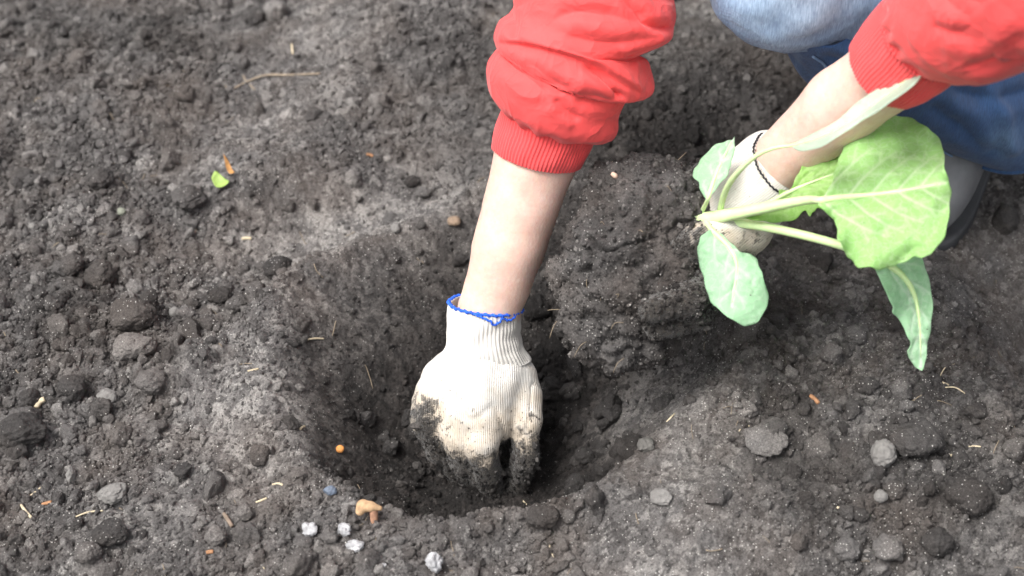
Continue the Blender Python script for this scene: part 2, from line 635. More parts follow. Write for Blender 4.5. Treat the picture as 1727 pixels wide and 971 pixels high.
for s, seed, dens, amp in ((0.030, 51, 0.35, 0.55), (0.017, 61, 0.55, 0.7), (0.009, 71, 0.75, 0.8), (0.0052, 81, 0.9, 0.85), (0.0034, 91, 0.9, 0.8)):
    h_, t_ = crumbs2(wx, wy, s, seed, 0.28, 0.85, dens, 0.8)
    k = cloddy if s > 0.012 else (0.35 + 0.65 * cloddy if s > 0.004 else 0.8)
    h_ = h_ * amp * k
    up = h_ > best * 0.55
    TONE = np.where(up & (h_ > 0.0004), t_, TONE)
    best = best + h_ * np.exp(-best / 0.006) if s < 0.012 else np.maximum(best, h_)
D = D + best + 0.0012 * fbm(X * 240, Y * 240, 44, 3, 0.6)
Z = MAC + D * inner
TONE = np.clip(0.62 * TONE + 0.19 + 0.30 * smoothp - 0.22 * (cloddy - 0.4) + 0.22 * fbm(X * 10, Y * 10, 123, 3), 0, 1)
MOIST_SHADE = sstep(1.08, 0.80, T + 0.12 * fbm(X * 11, Y * 11, 5, 3)) * (0.72 + 0.28 * sstep(0.95, 0.5, T))
MOIST_SHADE = np.maximum(MOIST_SHADE, 0.55 * sstep(0.1, 0.5, fbm(X * 7, Y * 7, 15, 4)))
MOIST_SHADE = np.maximum(MOIST_SHADE, 0.95 * gauss(X, Y, 1090, 230, 0.17, 0.15))  # soil darkened behind the top of the root ball
MOIST_SHADE = np.maximum(MOIST_SHADE, 1.0 * gauss(X, Y, 945, 440, 0.08, 0.12))  # shade between arm and root ball, painted in as dark soil
MOIST_SHADE = np.maximum(MOIST_SHADE, 0.5 * gauss(X, Y, 1620, 830, 0.08, 0.07))
MOIST_SHADE = np.clip(MOIST_SHADE * (1 - 0.6 * gauss(X, Y, 1000, 930, 0.2, 0.035)) * (1 - 0.75 * gauss(X, Y, 1110, 650, 0.04, 0.05)), 0, 1)

TONE = 0.45 + (TONE - 0.45) * inner
MOIST_SHADE = 0.2 + (MOIST_SHADE - 0.2) * inner
HX, HY = gx_[ox:ox + nxi], gy_[oy:oy + nyi]
HZ = Z[ox:ox + nxi, oy:oy + nyi]
HM = MOIST_SHADE[ox:ox + nxi, oy:oy + nyi]
HC = cloddy[ox:ox + nxi, oy:oy + nyi]
def samp(A, x, y):
    fx = np.clip((np.asarray(x) - HX[0]) / STEP, 0, nxi - 2)
    fy = np.clip((np.asarray(y) - HY[0]) / STEP, 0, nyi - 2)
    i, j = fx.astype(int), fy.astype(int)
    u, v = fx - i, fy - j
    return (A[i, j] * (1 - u) * (1 - v) + A[i + 1, j] * u * (1 - v) + A[i, j + 1] * (1 - u) * v + A[i + 1, j + 1] * u * v)

def G(px, py):
    """point of the soil surface seen at a photograph pixel"""
    d = FW + RT * ((px - 863.5) / FPX) + UPV * ((485.5 - py) / FPX)
    t = np.linspace(0.7, 2.2, 1500)
    P = CAM + t[:, None] * d
    below = P[:, 2] < samp(HZ, P[:, 0], P[:, 1])
    k = int(np.argmax(below)) if below.any() else len(t) - 1
    return P[k]

SOIL = soil_mat("garden soil", 'field')
nxa, nya = len(gx_), len(gy_)
gverts = np.stack([X, Y, Z], -1).reshape(-1, 3)
gf = grid_faces(nxa, nya, wrap=False)[:, [0, 3, 2, 1]]
soil = put("soil_ground", gverts, gf, SOIL, attrs={'moist_shade': MOIST_SHADE.ravel(), 'tone': TONE.ravel()})
tag(soil, "dark crumbly tilled garden soil with a freshly dug planting hole", kind="structure")

# ------------------------------------------------------------------ crumbs and clods
def clod_shape(seed, sub, rough=0.22, facet=0.0, lump=0.12):
    v, f = ICO[sub]
    r = np.random.default_rng(seed)
    ax = np.array([1.0, r.uniform(0.72, 1.0), r.uniform(0.6, 0.85)])
    p = v.copy()
    if facet:
        for k in range(11):                                # flat broken faces
            nrm = r.normal(size=3); nrm /= np.linalg.norm(nrm)
            c = r.uniform(0.45, 0.85)
            ex = np.maximum(0, p @ nrm - c)
            p = p - facet * ex[:, None] * nrm
    q = v * 1.3 + seed * 3.17
    n1 = fbm3(q, seed, 3)
    n2 = bumps3(v * 3.2 + seed * 1.7, seed + 9)
    n3 = fbm3(v * 6 + seed, seed + 5, 3, 0.7)
    p = p * (1 + rough * 1.4 * n1 + lump * n2 + 0.11 * n3)[:, None]
    return p * ax, f

CRUMB = soil_mat("soil crumb", 'inst')
shapes = bpy.data.collections.new("crumb_shapes")
for k in range(9):
    v, f = clod_shape(100 + k, 3 if k else 4, 0.32, 0.85 if k % 3 else 0.4, 0.16)
    me = make_mesh("crumb", v, f)
    me.materials.append(CRUMB)
    o = bpy.data.objects.new("crumb_shape", me)
    shapes.objects.link(o)

def scatter_obj(name, pts, scl, rot, idx, moist_shade, tone):
    me = bpy.data.meshes.new(name)
    me.vertices.add(len(pts))
    me.vertices.foreach_set("co", np.asarray(pts, np.float32).ravel())
    for nm, arr in (('scl', scl), ('moist_shade', moist_shade), ('tone', tone)):
        a = me.attributes.new(nm, 'FLOAT', 'POINT'); a.data.foreach_set("value", np.asarray(arr, np.float32))
    a = me.attributes.new('rot', 'FLOAT_VECTOR', 'POINT'); a.data.foreach_set("vector", np.asarray(rot, np.float32).ravel())
    a = me.attributes.new('idx', 'INT', 'POINT'); a.data.foreach_set("value", np.asarray(idx, np.int32))
    o = bpy.data.objects.new(name, me)
    ng = bpy.data.node_groups.new(name, 'GeometryNodeTree')
    ng.interface.new_socket("Geometry", in_out='INPUT', socket_type='NodeSocketGeometry')
    ng.interface.new_socket("Geometry", in_out='OUTPUT', socket_type='NodeSocketGeometry')
    gi, go = ng.nodes.new("NodeGroupInput"), ng.nodes.new("NodeGroupOutput")
    ci = ng.nodes.new("GeometryNodeCollectionInfo")
    ci.inputs['Collection'].default_value = shapes
    ci.inputs['Separate Children'].default_value = True
    ci.inputs['Reset Children'].default_value = True
    ip = ng.nodes.new("GeometryNodeInstanceOnPoints")
    ip.inputs['Pick Instance'].default_value = True
    def na(nm, typ):
        nd = ng.nodes.new("GeometryNodeInputNamedAttribute")
        nd.data_type = typ
        nd.inputs['Name'].default_value = nm
        return nd.outputs[0]
    L = ng.links.new
    L(gi.outputs[0], ip.inputs['Points'])
    L(ci.outputs[0], ip.inputs['Instance'])
    L(na('idx', 'INT'), ip.inputs['Instance Index'])
    er = ng.nodes.new("FunctionNodeEulerToRotation")
    L(na('rot', 'FLOAT_VECTOR'), er.inputs[0])
    L(er.outputs[0], ip.inputs['Rotation'])
    L(na('scl', 'FLOAT'), ip.inputs['Scale'])
    L(ip.outputs[0], go.inputs[0])
    md = o.modifiers.new("crumbs", 'NODES')
    md.node_group = ng
    COL.objects.link(o)
    return o

NC = 120000
cx = rng.uniform(-0.62, 0.66, NC * 3)
cy = rng.uniform(-0.38, 0.56, NC * 3)
u = rng.random(NC * 3)
keep = rng.random(NC * 3) < np.clip(0.22 + 0.6 * samp(HC, cx, cy), 0, 1)
cx, cy = cx[keep][:NC], cy[keep][:NC]
nC = len(cx)
scl = 0.00085 * (1 - rng.random(nC) * 0.99) ** (-0.45)      # many fine crumbs, few large ones
scl = np.minimum(scl, 0.0068) * (0.6 + 0.6 * samp(HC, cx, cy))
cz = samp(HZ, cx, cy) + scl * rng.uniform(-0.15, 0.45, nC)
HT = TONE[ox:ox + nxi, oy:oy + nyi]
cm = np.clip(samp(HM, cx, cy) + rng.normal(0, 0.12, nC) - 0.04, 0, 1)
ct = np.clip(0.6 * rng.beta(1.6, 2.0, nC) + 0.45 * samp(HT, cx, cy), 0, 1)
# the bed goes on round about: coarser crumbs there
NO = 60000
bx_, by_ = rng.normal(0.0, 1.0, NO), rng.normal(0.2, 1.0, NO)
ko = ((bx_ < -0.60) | (bx_ > 0.64) | (by_ < -0.37) | (by_ > 0.55)) & (np.abs(bx_) < 2.6) & (by_ > -2.2) & (by_ < 2.8)
bx_, by_ = bx_[ko], by_[ko]
so = np.minimum(0.0026 * (1 - rng.random(len(bx_)) * 0.985) ** (-0.42), 0.013)
zo = macro(bx_, by_) + so * rng.uniform(-0.1, 0.5, len(bx_)) + 0.002
cx, cy, cz, scl = np.concatenate([cx, bx_]), np.concatenate([cy, by_]), np.concatenate([cz, zo]), np.concatenate([scl, so])
cm = np.concatenate([cm, np.clip(rng.normal(0.2, 0.15, len(bx_)), 0, 1)]); ct = np.concatenate([ct, rng.beta(2, 2, len(bx_))])
nC = len(cx)
crumbs = scatter_obj("soil_crumbs", np.stack([cx, cy, cz], 1), scl, rng.uniform(0, 6.28, (nC, 3)), rng.integers(0, 9, nC),
                     cm, ct)
tag(crumbs, "loose grey soil crumbs scattered over the tilled bed", "soil crumbs", kind="stuff")

CL_MATS = {}
def clod_mat(moist_shade, tone):
    tone = tone * 0.8
    k = (round(moist_shade * 4) / 4, round(tone * 10) / 10)
    if k not in CL_MATS:
        CL_MATS[k] = soil_mat("soil clod %d %d" % (k[0] * 100, k[1] * 100), k)
    return CL_MATS[k]

# clods one can pick out singly; every one lies on the soil as a part of it
CLOD_ME = []
for k in range(10):
    v, f = clod_shape(300 + k, 4, 0.30, 0.8 if k % 2 else 0.4, 0.14)
    CLOD_ME.append((v, f))
clod_cache = {}
def clod_obj(k, mo, to):
    key = (k, round(mo * 4), round(to * 5))
    if key not in clod_cache:
        me = make_mesh("clod", *CLOD_ME[k])
        me.materials.append(clod_mat(mo, to))
        clod_cache[key] = me
    return bpy.data.objects.new("clod", clod_cache[key])

placed = []
tries = 0
while len(placed) < 250 and tries < 20000:
    tries += 1
    px, py = random.uniform(-20, 1750), random.uniform(-20, 990)
    p = ground0(px, py)
    c = float(samp(HC, p[0], p[1]))
    if 740 < px < 980 and 800 < py < 910:
        continue
    if random.random() > c * c + 0.04:
        continue
    if hole_t(np.array([p[0]]), np.array([p[1]]))[0] < 0.75 and random.random() > 0.5:
        continue
    r = random.choice((0.0058, 0.0065, 0.007, 0.008, 0.009, 0.011, 0.013))
    if any((p[0] - q[0]) ** 2 + (p[1] - q[1]) ** 2 < (0.9 * (r + q[2])) ** 2 for q in placed):
        continue
    placed.append((p[0], p[1], r))
    o = clod_obj(random.randrange(10), float(samp(HM, p[0], p[1])), random.choice((0.1, 0.3, 0.3, 0.5, 0.5, 0.9)))
    o.location = (p[0], p[1], float(samp(HZ, p[0], p[1])) + r * random.uniform(-0.1, 0.3))
    o.rotation_euler = [random.uniform(0, 6.28) for _ in range(3)]
    o.scale = (r, r, r)
    COL.objects.link(o)
    o.parent = soil

for k in range(34):
    px, py = (random.uniform(925, 1070), random.uniform(610, 830)) if k % 3 else (random.uniform(590, 720), random.uniform(690, 850))
    p = G(px, py)
    r = random.choice((0.005, 0.007, 0.009, 0.011))
    o = clod_obj(random.randrange(10), 0.75, random.choice((0.3, 0.5, 0.7, 0.9)))
    o.location = (p[0], p[1], float(samp(HZ, p[0], p[1])) + r * random.uniform(-0.1, 0.35))
    o.rotation_euler = [random.uniform(0, 6.28) for _ in range(3)]
    o.scale = (r, r * random.uniform(0.8, 1), r)
    COL.objects.link(o)
    o.parent = soil

# the big clods and stones one notices: each a thing of its own
def big_clod(px, py, wpx, hpx, label, moist_shade=0.2, tone=0.5, seed=1, facet=0.3, ang=0.0, name="soil_clod", cat="clod", mat=None, rough=0.2, lump=0.1, sink=0.12, sub=5):
    p = G(px, py)
    d = float((p - CAM) @ FW)
    a, b = wpx / 2 / FPX * d, hpx / 2 / FPX * d
    v, f = clod_shape(500 + seed, sub, rough, facet, lump)
    v = v / np.abs(v).max(0)
    # long axis in the picture's horizontal, turned by ang; height follows the seen height
    v = v * np.array([a, (a + b) / 2, b * 0.95])
    ca, sa = math.cos(ang), math.sin(ang)
    v = v @ np.array([[ca, sa, 0], [-sa, ca, 0], [0, 0, 1]])
    # stand it on the soil
    base = np.array([p[0], p[1], float(samp(HZ, p[0], p[1])) + b * (0.95 - 2 * sink)])
    o = put(name, v + base, f, mat or clod_mat(moist_shade, tone), origin=base)
    return tag(o, label, cat, "clods and stones lying on the soil")

GREY_STONE = plain("pale stone", (0.19, 0.183, 0.175), 0.85, 0.22, 90, 0.0012)
BROWN_STONE = plain("brown pebble", (0.24, 0.175, 0.125), 0.8, 0.25, 90, 0.001)
BLUE_STONE = plain("blue grey pebble", (0.13, 0.16, 0.21), 0.6, 0.3, 120, 0.0008)
BIG = [
 (470, 462, 58, 42, "dark oblong soil clod perched on the ridge above the hole", 0.45, 0.25, 1, 0.3, 0.5),
 (228, 598, 78, 52, "large pale grey clod, biggest on the left side", 0.0, 0.85, 2, 0.35, 0.3),
 (256, 655, 56, 42, "lumpy brown clod just below the large pale clod", 0.1, 0.6, 3, 0.1, 0.1),
 (124, 665, 52, 46, "dark round clod left of the pale flat stone", 0.3, 0.3, 4, 0.2, 0.0),
 (40, 742, 92, 62, "big dark clod lying against the left edge", 0.4, 0.35, 5, 0.35, 0.2),
 (172, 478, 56, 52, "dark upright clod in the middle of the cloddy left slope", 0.35, 0.35, 6, 0.25, 0.4),
 (228, 545, 84, 58, "wide dark clod right above the large pale clod", 0.35, 0.4, 7, 0.3, 0.1),
 (372, 508, 44, 32, "dark smooth clod, left one of the pair below the ridge", 0.4, 0.3, 8, 0.15, 0.2),
 (402, 523, 40, 30, "grey angular clod, right one of the pair below the ridge", 0.2, 0.55, 9, 0.45, 0.0),
 (322, 520, 30, 22, "small oval dark grey clod left of the clod pair", 0.2, 0.45, 10, 0.1, 0.0),
 (122, 455, 42, 36, "dark round clod on the upper left slope", 0.3, 0.35, 11, 0.1, 0.0),
 (38, 310, 48, 32, "dark flat clod near the left edge, level with the green leaf scrap", 0.3, 0.4, 12, 0.3, 0.0),
 (170, 315, 50, 46, "dark crumbly clod left of the green leaf scrap", 0.35, 0.35, 13, 0.2, 0.0),
 (320, 345, 60, 44, "rough dark clod below the green leaf scrap", 0.25, 0.45, 14, 0.2, 0.6),
 (695, 312, 28, 20, "small dark round clod on the smooth soil above the ridge", 0.6, 0.2, 15, 0.05, 0.0),
 (185, 908, 70, 40, "dark flattened clod near the bottom left corner", 0.45, 0.35, 16, 0.3, 0.1),
 (150, 942, 50, 40, "grey crumbly clod at the bottom edge, far left", 0.1, 0.65, 17, 0.2, 0.0),
 (365, 912, 40, 34, "pale grey rounded clod near the bottom left straws", 0.0, 0.85, 18, 0.15, 0.0),
 (1285, 758, 84, 48, "pale flat slab-like clod right of the planting hole", 0.0, 0.85, 19, 0.5, -0.2),
 (1540, 755, 98, 66, "largest dark rounded clod on the right, beside a pale egg-shaped stone", 0.35, 0.35, 20, 0.15, 0.1),
 (1630, 855, 92, 70, "smooth dark clod near the lower right edge", 0.55, 0.3, 21, 0.35, -0.3),
 (1508, 835, 42, 36, "dark round clod under the pale egg-shaped stone", 0.35, 0.35, 22, 0.1, 0.0),
 (1400, 608, 36, 40, "rounded grey clod in the crumbly patch below the oval leaf", 0.1, 0.6, 23, 0.1, 0.0),
 (1516, 665, 28, 34, "upright grey-brown clod below the hanging leaf tip", 0.05, 0.7, 24, 0.15, 0.0),
 (1528, 692, 26, 24, "small round clod under the upright grey-brown clod", 0.05, 0.75, 25, 0.1, 0.0),
 (1425, 940, 46, 50, "pale brown clod at the bottom edge, right of the slab-like clod", 0.0, 0.8, 26, 0.25, 0.2),
 (1495, 938, 54, 56, "large pale clod at the bottom edge in the right third", 0.0, 0.8, 27, 0.3, -0.2),
 (1575, 925, 60, 50, "dark clod between the bottom edge and the smooth dark clod", 0.4, 0.4, 28, 0.25, 0.3),
 (915, 880, 60, 44, "dark crumbly lump on the near lip of the hole", 0.4, 0.4, 29, 0.15, 0.0),
 (1440, 575, 40, 34, "round brown clod left of the hanging leaf", 0.1, 0.6, 30, 0.1, 0.0),
 (985, 775, 36, 30, "dark rounded lump inside the hole right of the glove", 0.7, 0.5, 31, 0.2, 0.0),
 (715, 330, 26, 20, "grey lump on the ridge crest above the hole", 0.1, 0.6, 32, 0.2, 0.0),
]
for b in BIG:
    big_clod(*b)
big_clod(180, 678, 38, 26, "pale flat stone between the dark round clod and the lumpy brown clod", seed=41, facet=0.6, name="stone", cat="stone", mat=GREY_STONE)
big_clod(124, 812, 20, 42, "pale upright oblong stone in the lower left", seed=42, facet=0.5, name="stone", cat="stone", mat=GREY_STONE, sink=0.12)
big_clod(190, 838, 56, 30, "long pale stone lying right of the upright oblong stone", seed=43, facet=0.5, ang=0.6, name="stone", cat="stone", mat=GREY_STONE)
big_clod(1488, 780, 46, 56, "pale egg-shaped stone leaning on the largest dark clod", seed=44, facet=0.2, name="stone", cat="stone", mat=GREY_STONE, sink=0.12, rough=0.1)
big_clod(1485, 842, 26, 22, "small round pale stone below the egg-shaped stone", seed=45, facet=0.1, name="stone", cat="stone", mat=GREY_STONE, rough=0.1)
big_clod(1115, 846, 38, 30, "pale angular stone on the right lip of the hole", seed=46, facet=0.6, name="stone", cat="stone", mat=GREY_STONE)
big_clod(1088, 755, 32, 26, "grey flat stone at the right edge inside the hole", seed=47, facet=0.5, name="stone", cat="stone", mat=plain("damp stone", (0.1, 0.095, 0.088), 0.7, 0.2, 80, 0.001))
big_clod(668, 390, 18, 19, "pale round pebble on the smooth soil above the ridge", seed=48, facet=0.1, name="pebble", cat="pebble", mat=GREY_STONE, rough=0.08)
big_clod(766, 378, 24, 16, "brownish oval pebble left of the bare forearm", seed=49, facet=0.1, name="pebble", cat="pebble", mat=BROWN_STONE, rough=0.08)
big_clod(206, 361, 16, 16, "small greenish round pebble on the upper left slope", seed=50, facet=0.1, name="pebble", cat="pebble", mat=plain("greenish pebble", (0.2, 0.21, 0.17), 0.8, 0.2, 90, 0.001), rough=0.06, sub=4)
big_clod(296, 534, 22, 24, "pale roundish pebble below the clod pair", seed=51, facet=0.2, name="pebble", cat="pebble", mat=GREY_STONE, rough=0.1, sub=4)
big_clod(56, 386, 16, 14, "small pale pebble near the left edge", seed=52, facet=0.2, name="pebble", cat="pebble", mat=GREY_STONE, rough=0.1, sub=4)
big_clod(557, 831, 24, 17, "shiny blue-grey pebble in the left wall of the hole", seed=53, facet=0.5, name="pebble", cat="pebble", mat=BLUE_STONE, rough=0.15, sub=4)
big_clod(574, 762, 15, 14, "small orange ball lying in the hole left of the glove", seed=54, facet=0.0, name="orange_ball", cat="ball", mat=plain("orange clay", (0.62, 0.27, 0.08), 0.6, 0.2, 200, 0.0004), rough=0.05, lump=0.03, sink=0.05, sub=4)
big_clod(1552, 592, 20, 16, "small pale stone right beside the hanging leaf tip", seed=55, facet=0.3, name="pebble", cat="pebble", mat=GREY_STONE, rough=0.1, sub=4)

# white crumbly lumps of fertiliser
LIME = plain("white lime", (0.46, 0.46, 0.475), 0.9, 0.45, 160, 0.002)
for q, (px, py, w, h_, lab) in enumerate([
  (522, 898, 30, 28, "white crumbly lump, leftmost of the white lumps below the hole"),
  (581, 899, 24, 26, "white lump with an orange stain below the hole"),
  (598, 925, 34, 20, "flat white crumbly patch under the orange-stained lump"),
  (732, 955, 32, 44, "largest white lump, at the bottom edge below the glove"),
  (503, 917, 16, 14, "tiny white lump left of all other white lumps"),
  (648, 956, 10, 10, "tiny white grain between the two largest white lumps")]):
    big_clod(px, py, w, h_, lab, seed=70 + q, facet=0.2, name="white_lump", cat="lump", mat=LIME, rough=0.35, lump=0.35, sink=0.2, sub=4)

# ------------------------------------------------------------------ leaf scraps, straw, twigs
def surf(px, py, lift=0.0):
    p = G(px, py)
    return p + np.array([0, 0, lift])

STRAW = plain("dry straw", (0.55, 0.47, 0.33), 0.7, 0.3, 300, 0.0)
WOODY = plain("twig bark", (0.20, 0.155, 0.12), 0.85, 0.3, 200, 0.0006)
DULL = plain("weathered root", (0.27, 0.22, 0.165), 0.8, 0.3, 200, 0.0)
ORANGE = plain("orange bark", (0.36, 0.19, 0.10), 0.7, 0.3, 300, 0.0004)
def straw(pts, r, name, label, cat, mat, group=None, flat=0.5):
    P = np.array([surf(a, b, r * 0.9 + (pts_l[2] if len(pts_l) > 2 else 0)) for pts_l in pts for a, b in [pts_l[:2]]])
    for k in range(1, len(P) - 1):                         # a stalk spans the dips between crumbs
        P[k, 2] = max(P[k, 2], 0.5 * (P[k - 1, 2] + P[k + 1, 2]))
    C = catmull(P, 4 * len(P))
    rad = r * (0.75 + 0.35 * np.sin(np.linspace(0.4, 2.6, len(C))))
    V, F = tube(C, rad, 6)
    o = put(name, V, F, mat, origin=C[len(C) // 2])
    return tag(o, label, cat, group)
GS = "bits of straw and root on the soil"
STRAWS = [
 ([(512, 575), (530, 574), (546, 572)], 0.0007, "pale straw lying on the slope left of the blue glove hem"),
 ([(418, 627), (428, 625), (436, 623)], 0.0009, "short thick straw on the left slope of the hole"),
 ([(506, 725), (510, 722), (514, 720)], 0.0009, "tiny straw stub at the left rim of the hole"),
 ([(40, 845), (60, 830), (72, 820)], 0.0006, "thin pale root at the lower left edge, upper of two"),
 ([(36, 853), (44, 865), (53, 874)], 0.0011, "thick yellowish straw at the lower left edge"),
 ([(128, 872), (150, 865), (174, 862)], 0.0006, "thin curved root right of the yellowish straw"),
 ([(882, 0 + 845), (882 + 6, 852)], 0.0006, "thin straw end on the near wall of the hole"),
 ([(460, 818), (470, 816), (477, 819)], 0.0008, "curved pale straw at the lower left rim of the hole"),
 ([(432, 848), (440, 845), (450, 841)], 0.0008, "pale straw just below the curved straw"),
 ([(1598, 770), (1615, 771), (1636, 773)], 0.0010, "bright straw right of the largest dark clod"),
 ([(1628, 754), (1642, 753), (1654, 754)], 0.0006, "thin yellowish straw above the bright straw"),
 ([(1582, 642), (1592, 628), (1610, 614)], 0.0004, "thin fibre slanting up beside the hanging leaf tip"),
 ([(1582, 642), (1590, 646), (1600, 650)], 0.0007, "short pale fibre under the slanting fibre"),
 ([(1592, 654), (1610, 658), (1627, 664)], 0.0005, "long thin fibre lowest of the three beside the leaf tip"),
 ([(1411, 857), (1425, 861), (1440, 865)], 0.0010, "bright white straw below the slab-like clod"),
 ([(1246, 728), (1254, 718), (1264, 719)], 0.0005, "bent white fibre above the slab-like clod"),
 ([(1124, 712), (1132, 704), (1138, 698)], 0.0006, "yellowish fibre on the smooth right wall of the hole"),
 ([(928, 915), (927, 928), (934, 940)], 0.0005, "fine hooked root below the hole"),
 ([(432, 938), (440, 950), (446, 960)], 0.0005, "fine curved root at the bottom left"),
 ([(476, 946), (488, 942), (502, 932)], 0.0005, "fine pale root right of the curved root"),
 ([(512, 962), (520, 958), (528, 952)], 0.0005, "short fine root at the bottom edge left of the white lump"),
]
for pts, r, lab in STRAWS:
    straw(pts, r, "straw", lab, "straw", STRAW, GS)
straw([(378, 868), (384, 878), (392, 890)], 0.0016, "twig", "short brown twig sticking out of the lower left soil", "twig", WOODY)
straw([(1366, 669), (1373, 675), (1380, 682)], 0.0016, "bark_chip", "pointed orange bark sliver right of the hole", "chip", ORANGE)
straw([(72, 852), (80, 850), (87, 848)], 0.0013, "bark_chip", "orange bark sliver at the lower left by the straws", "chip", ORANGE)
straw([(348, 934), (354, 933), (360, 932)], 0.0014, "bark_chip", "orange-pink bark bit by the pale rounded clod", "chip", ORANGE)
straw([(618, 262), (624, 263), (629, 265)], 0.0013, "bark_chip", "tiny orange bit on the far soil above the ridge", "chip", ORANGE)
straw([(62, 690), (68, 684), (76, 676)], 0.0022, "wood_chip", "yellowish wood chip left of the dark round clod", "chip", STRAW)
straw([(408, 405), (416, 403), (424, 404)], 0.0014, "wood_chip", "small cream chip on the middle of the left slope", "chip", STRAW)
# branching bleached root far behind
straw([(395, 150), (420, 138), (450, 132), (490, 128), (540, 125)], 0.0010, "dry_root", "long pale forked root lying on the far soil", "root", DULL)
straw([(410, 128), (416, 138), (430, 152)], 0.0008, "dry_root", "short pale root crossing the long forked root", "root", DULL)
straw([(492, 75), (493, 84), (494, 92)], 0.0009, "straw", "upright yellowish straw on the far soil", "straw", STRAW, GS)

def chip_surface(outline, thick, mat, name, label, cat, curl=0.3, lift=0.004, tilt=(0, 0)):
    C = np.array([G(a, b) for a, b in outline])
    c = C.mean(0)
    c[2] = float(samp(HZ, c[0], c[1])) + lift
    sz = np.hypot(*(C - c)[:, :2].T).max()
    Q = catmull(np.concatenate([C, C[:1]]), 28)[:-1] - c
    Q[:, 2] = 0
    rings = []
    for s in np.linspace(0, 1, 6):
        q = Q * s
        q[:, 2] = curl * (np.hypot(q[:, 0], q[:, 1]) ** 2) / sz + tilt[0] * q[:, 0] + tilt[1] * q[:, 1]
        rings.append(q)
    top = np.concatenate(rings)
    n = len(Q)
    bot = top - np.array([0, 0, thick])
    f = grid_faces(6, n)
    m = len(top)
    V = np.concatenate([top, bot]) + c
    j = np.arange(n)
    e = 5 * n
    side = np.stack([e + (j + 1) % n, e + j, e + j + m, e + (j + 1) % n + m], 1)
    F = np.concatenate([f[:, ::-1], f + m, side])
    o = put(name, V, F, mat, origin=c)
    return tag(o, label, cat)
chip_surface([(358, 312), (366, 307), (378, 309), (388, 317), (378, 325), (366, 323)], 0.0005, plain("scrap leaf green", (0.25, 0.36, 0.09), 0.5, 0.2, 200, 0.0003),
             "leaf_scrap", "small yellow-green leaf scrap on the soil at upper left", "leaf", 0.5, 0.006, (0.1, 0.35))
chip_surface([(381, 288), (389, 291), (397, 301), (396, 309), (389, 304), (383, 296)], 0.0006, plain("scrap leaf brown", (0.42, 0.22, 0.08), 0.6, 0.3, 200, 0.0003),
             "leaf_scrap", "small curled brown leaf scrap above the green leaf scrap", "leaf", 0.9, 0.006, (-0.3, 0.3))

# fine root fibres and chaff all over the bed
fib = []
for k in range(90):
    p = G(random.uniform(0, 1727), random.uniform(0, 971))
    a = random.uniform(0, 6.28); ln = random.uniform(0.003, 0.014)
    q = []
    for t in np.linspace(-.5, .5, 5):
        x_, y_ = p[0] + math.cos(a) * ln * t, p[1] + math.sin(a) * ln * t + 0.3 * ln * t * t * random.uniform(-2, 2)
        q.append([x_, y_, float(samp(HZ, x_, y_)) + 0.0012])
    fib.append(tube(catmull(q, 9), random.uniform(0.00018, 0.0004), 5))
fv, ff_ = merge(fib)
tag(put("plant_fibres", fv, ff_, plain("dull fibre", (0.27, 0.22, 0.16), 0.8, 0.35, 150, 0)), "fine pale root fibres and chaff strewn over the soil", "fibres", kind="stuff")

# tan mushroom-like piece of bark on the near lip of the hole
BARK = plain("tan bark", (0.47, 0.31, 0.18), 0.75, 0.35, 160, 0.001)
mb = surf(625, 862)
dmb = float((mb - CAM) @ FW)
def at_b(px, py, dd=0.0): return U(px, py, dmb - 0.010 + dd)
capv = sdf_mesh(chain([at_b(607, 862), at_b(612, 853), at_b(625, 854), at_b(641, 857)], [0.0032, 0.0042, 0.0034, 0.0018]), 0.0008, 0.002, 0.004)
bc = put("bark_piece", capv[0], capv[1], BARK, origin=mb)
tag(bc, "tan curled bark piece shaped like a small mushroom on the hole's near lip", "bark")
sv = sdf_mesh(chain([at_b(630, 857, 0.001), at_b(631, 878, 0.004)], [0.0032, 0.0026]), 0.0008, 0.002, 0.004)
put("stub", sv[0], sv[1], plain("reddish bark", (0.36, 0.2, 0.13), 0.75, 0.35, 200, 0.001), parent=bc)

def seg_dist(P, A, B):
    ab = B - A
    t = np.clip(((P - A) @ ab) / max(ab @ ab, 1e-9), 0, 1)
    q = A + t[:, None] * ab
    return np.hypot(*(P - q).T), t

# ------------------------------------------------------------------ cabbage seedling
stem_base = U(1168, 374, 1.19)
seedling = bpy.data.objects.new("cabbage_seedling", None)
seedling.location = stem_base
COL.objects.link(seedling)
tag(seedling, "pale green cabbage seedling with a black soil root ball held in the gloved hand", "seedling")

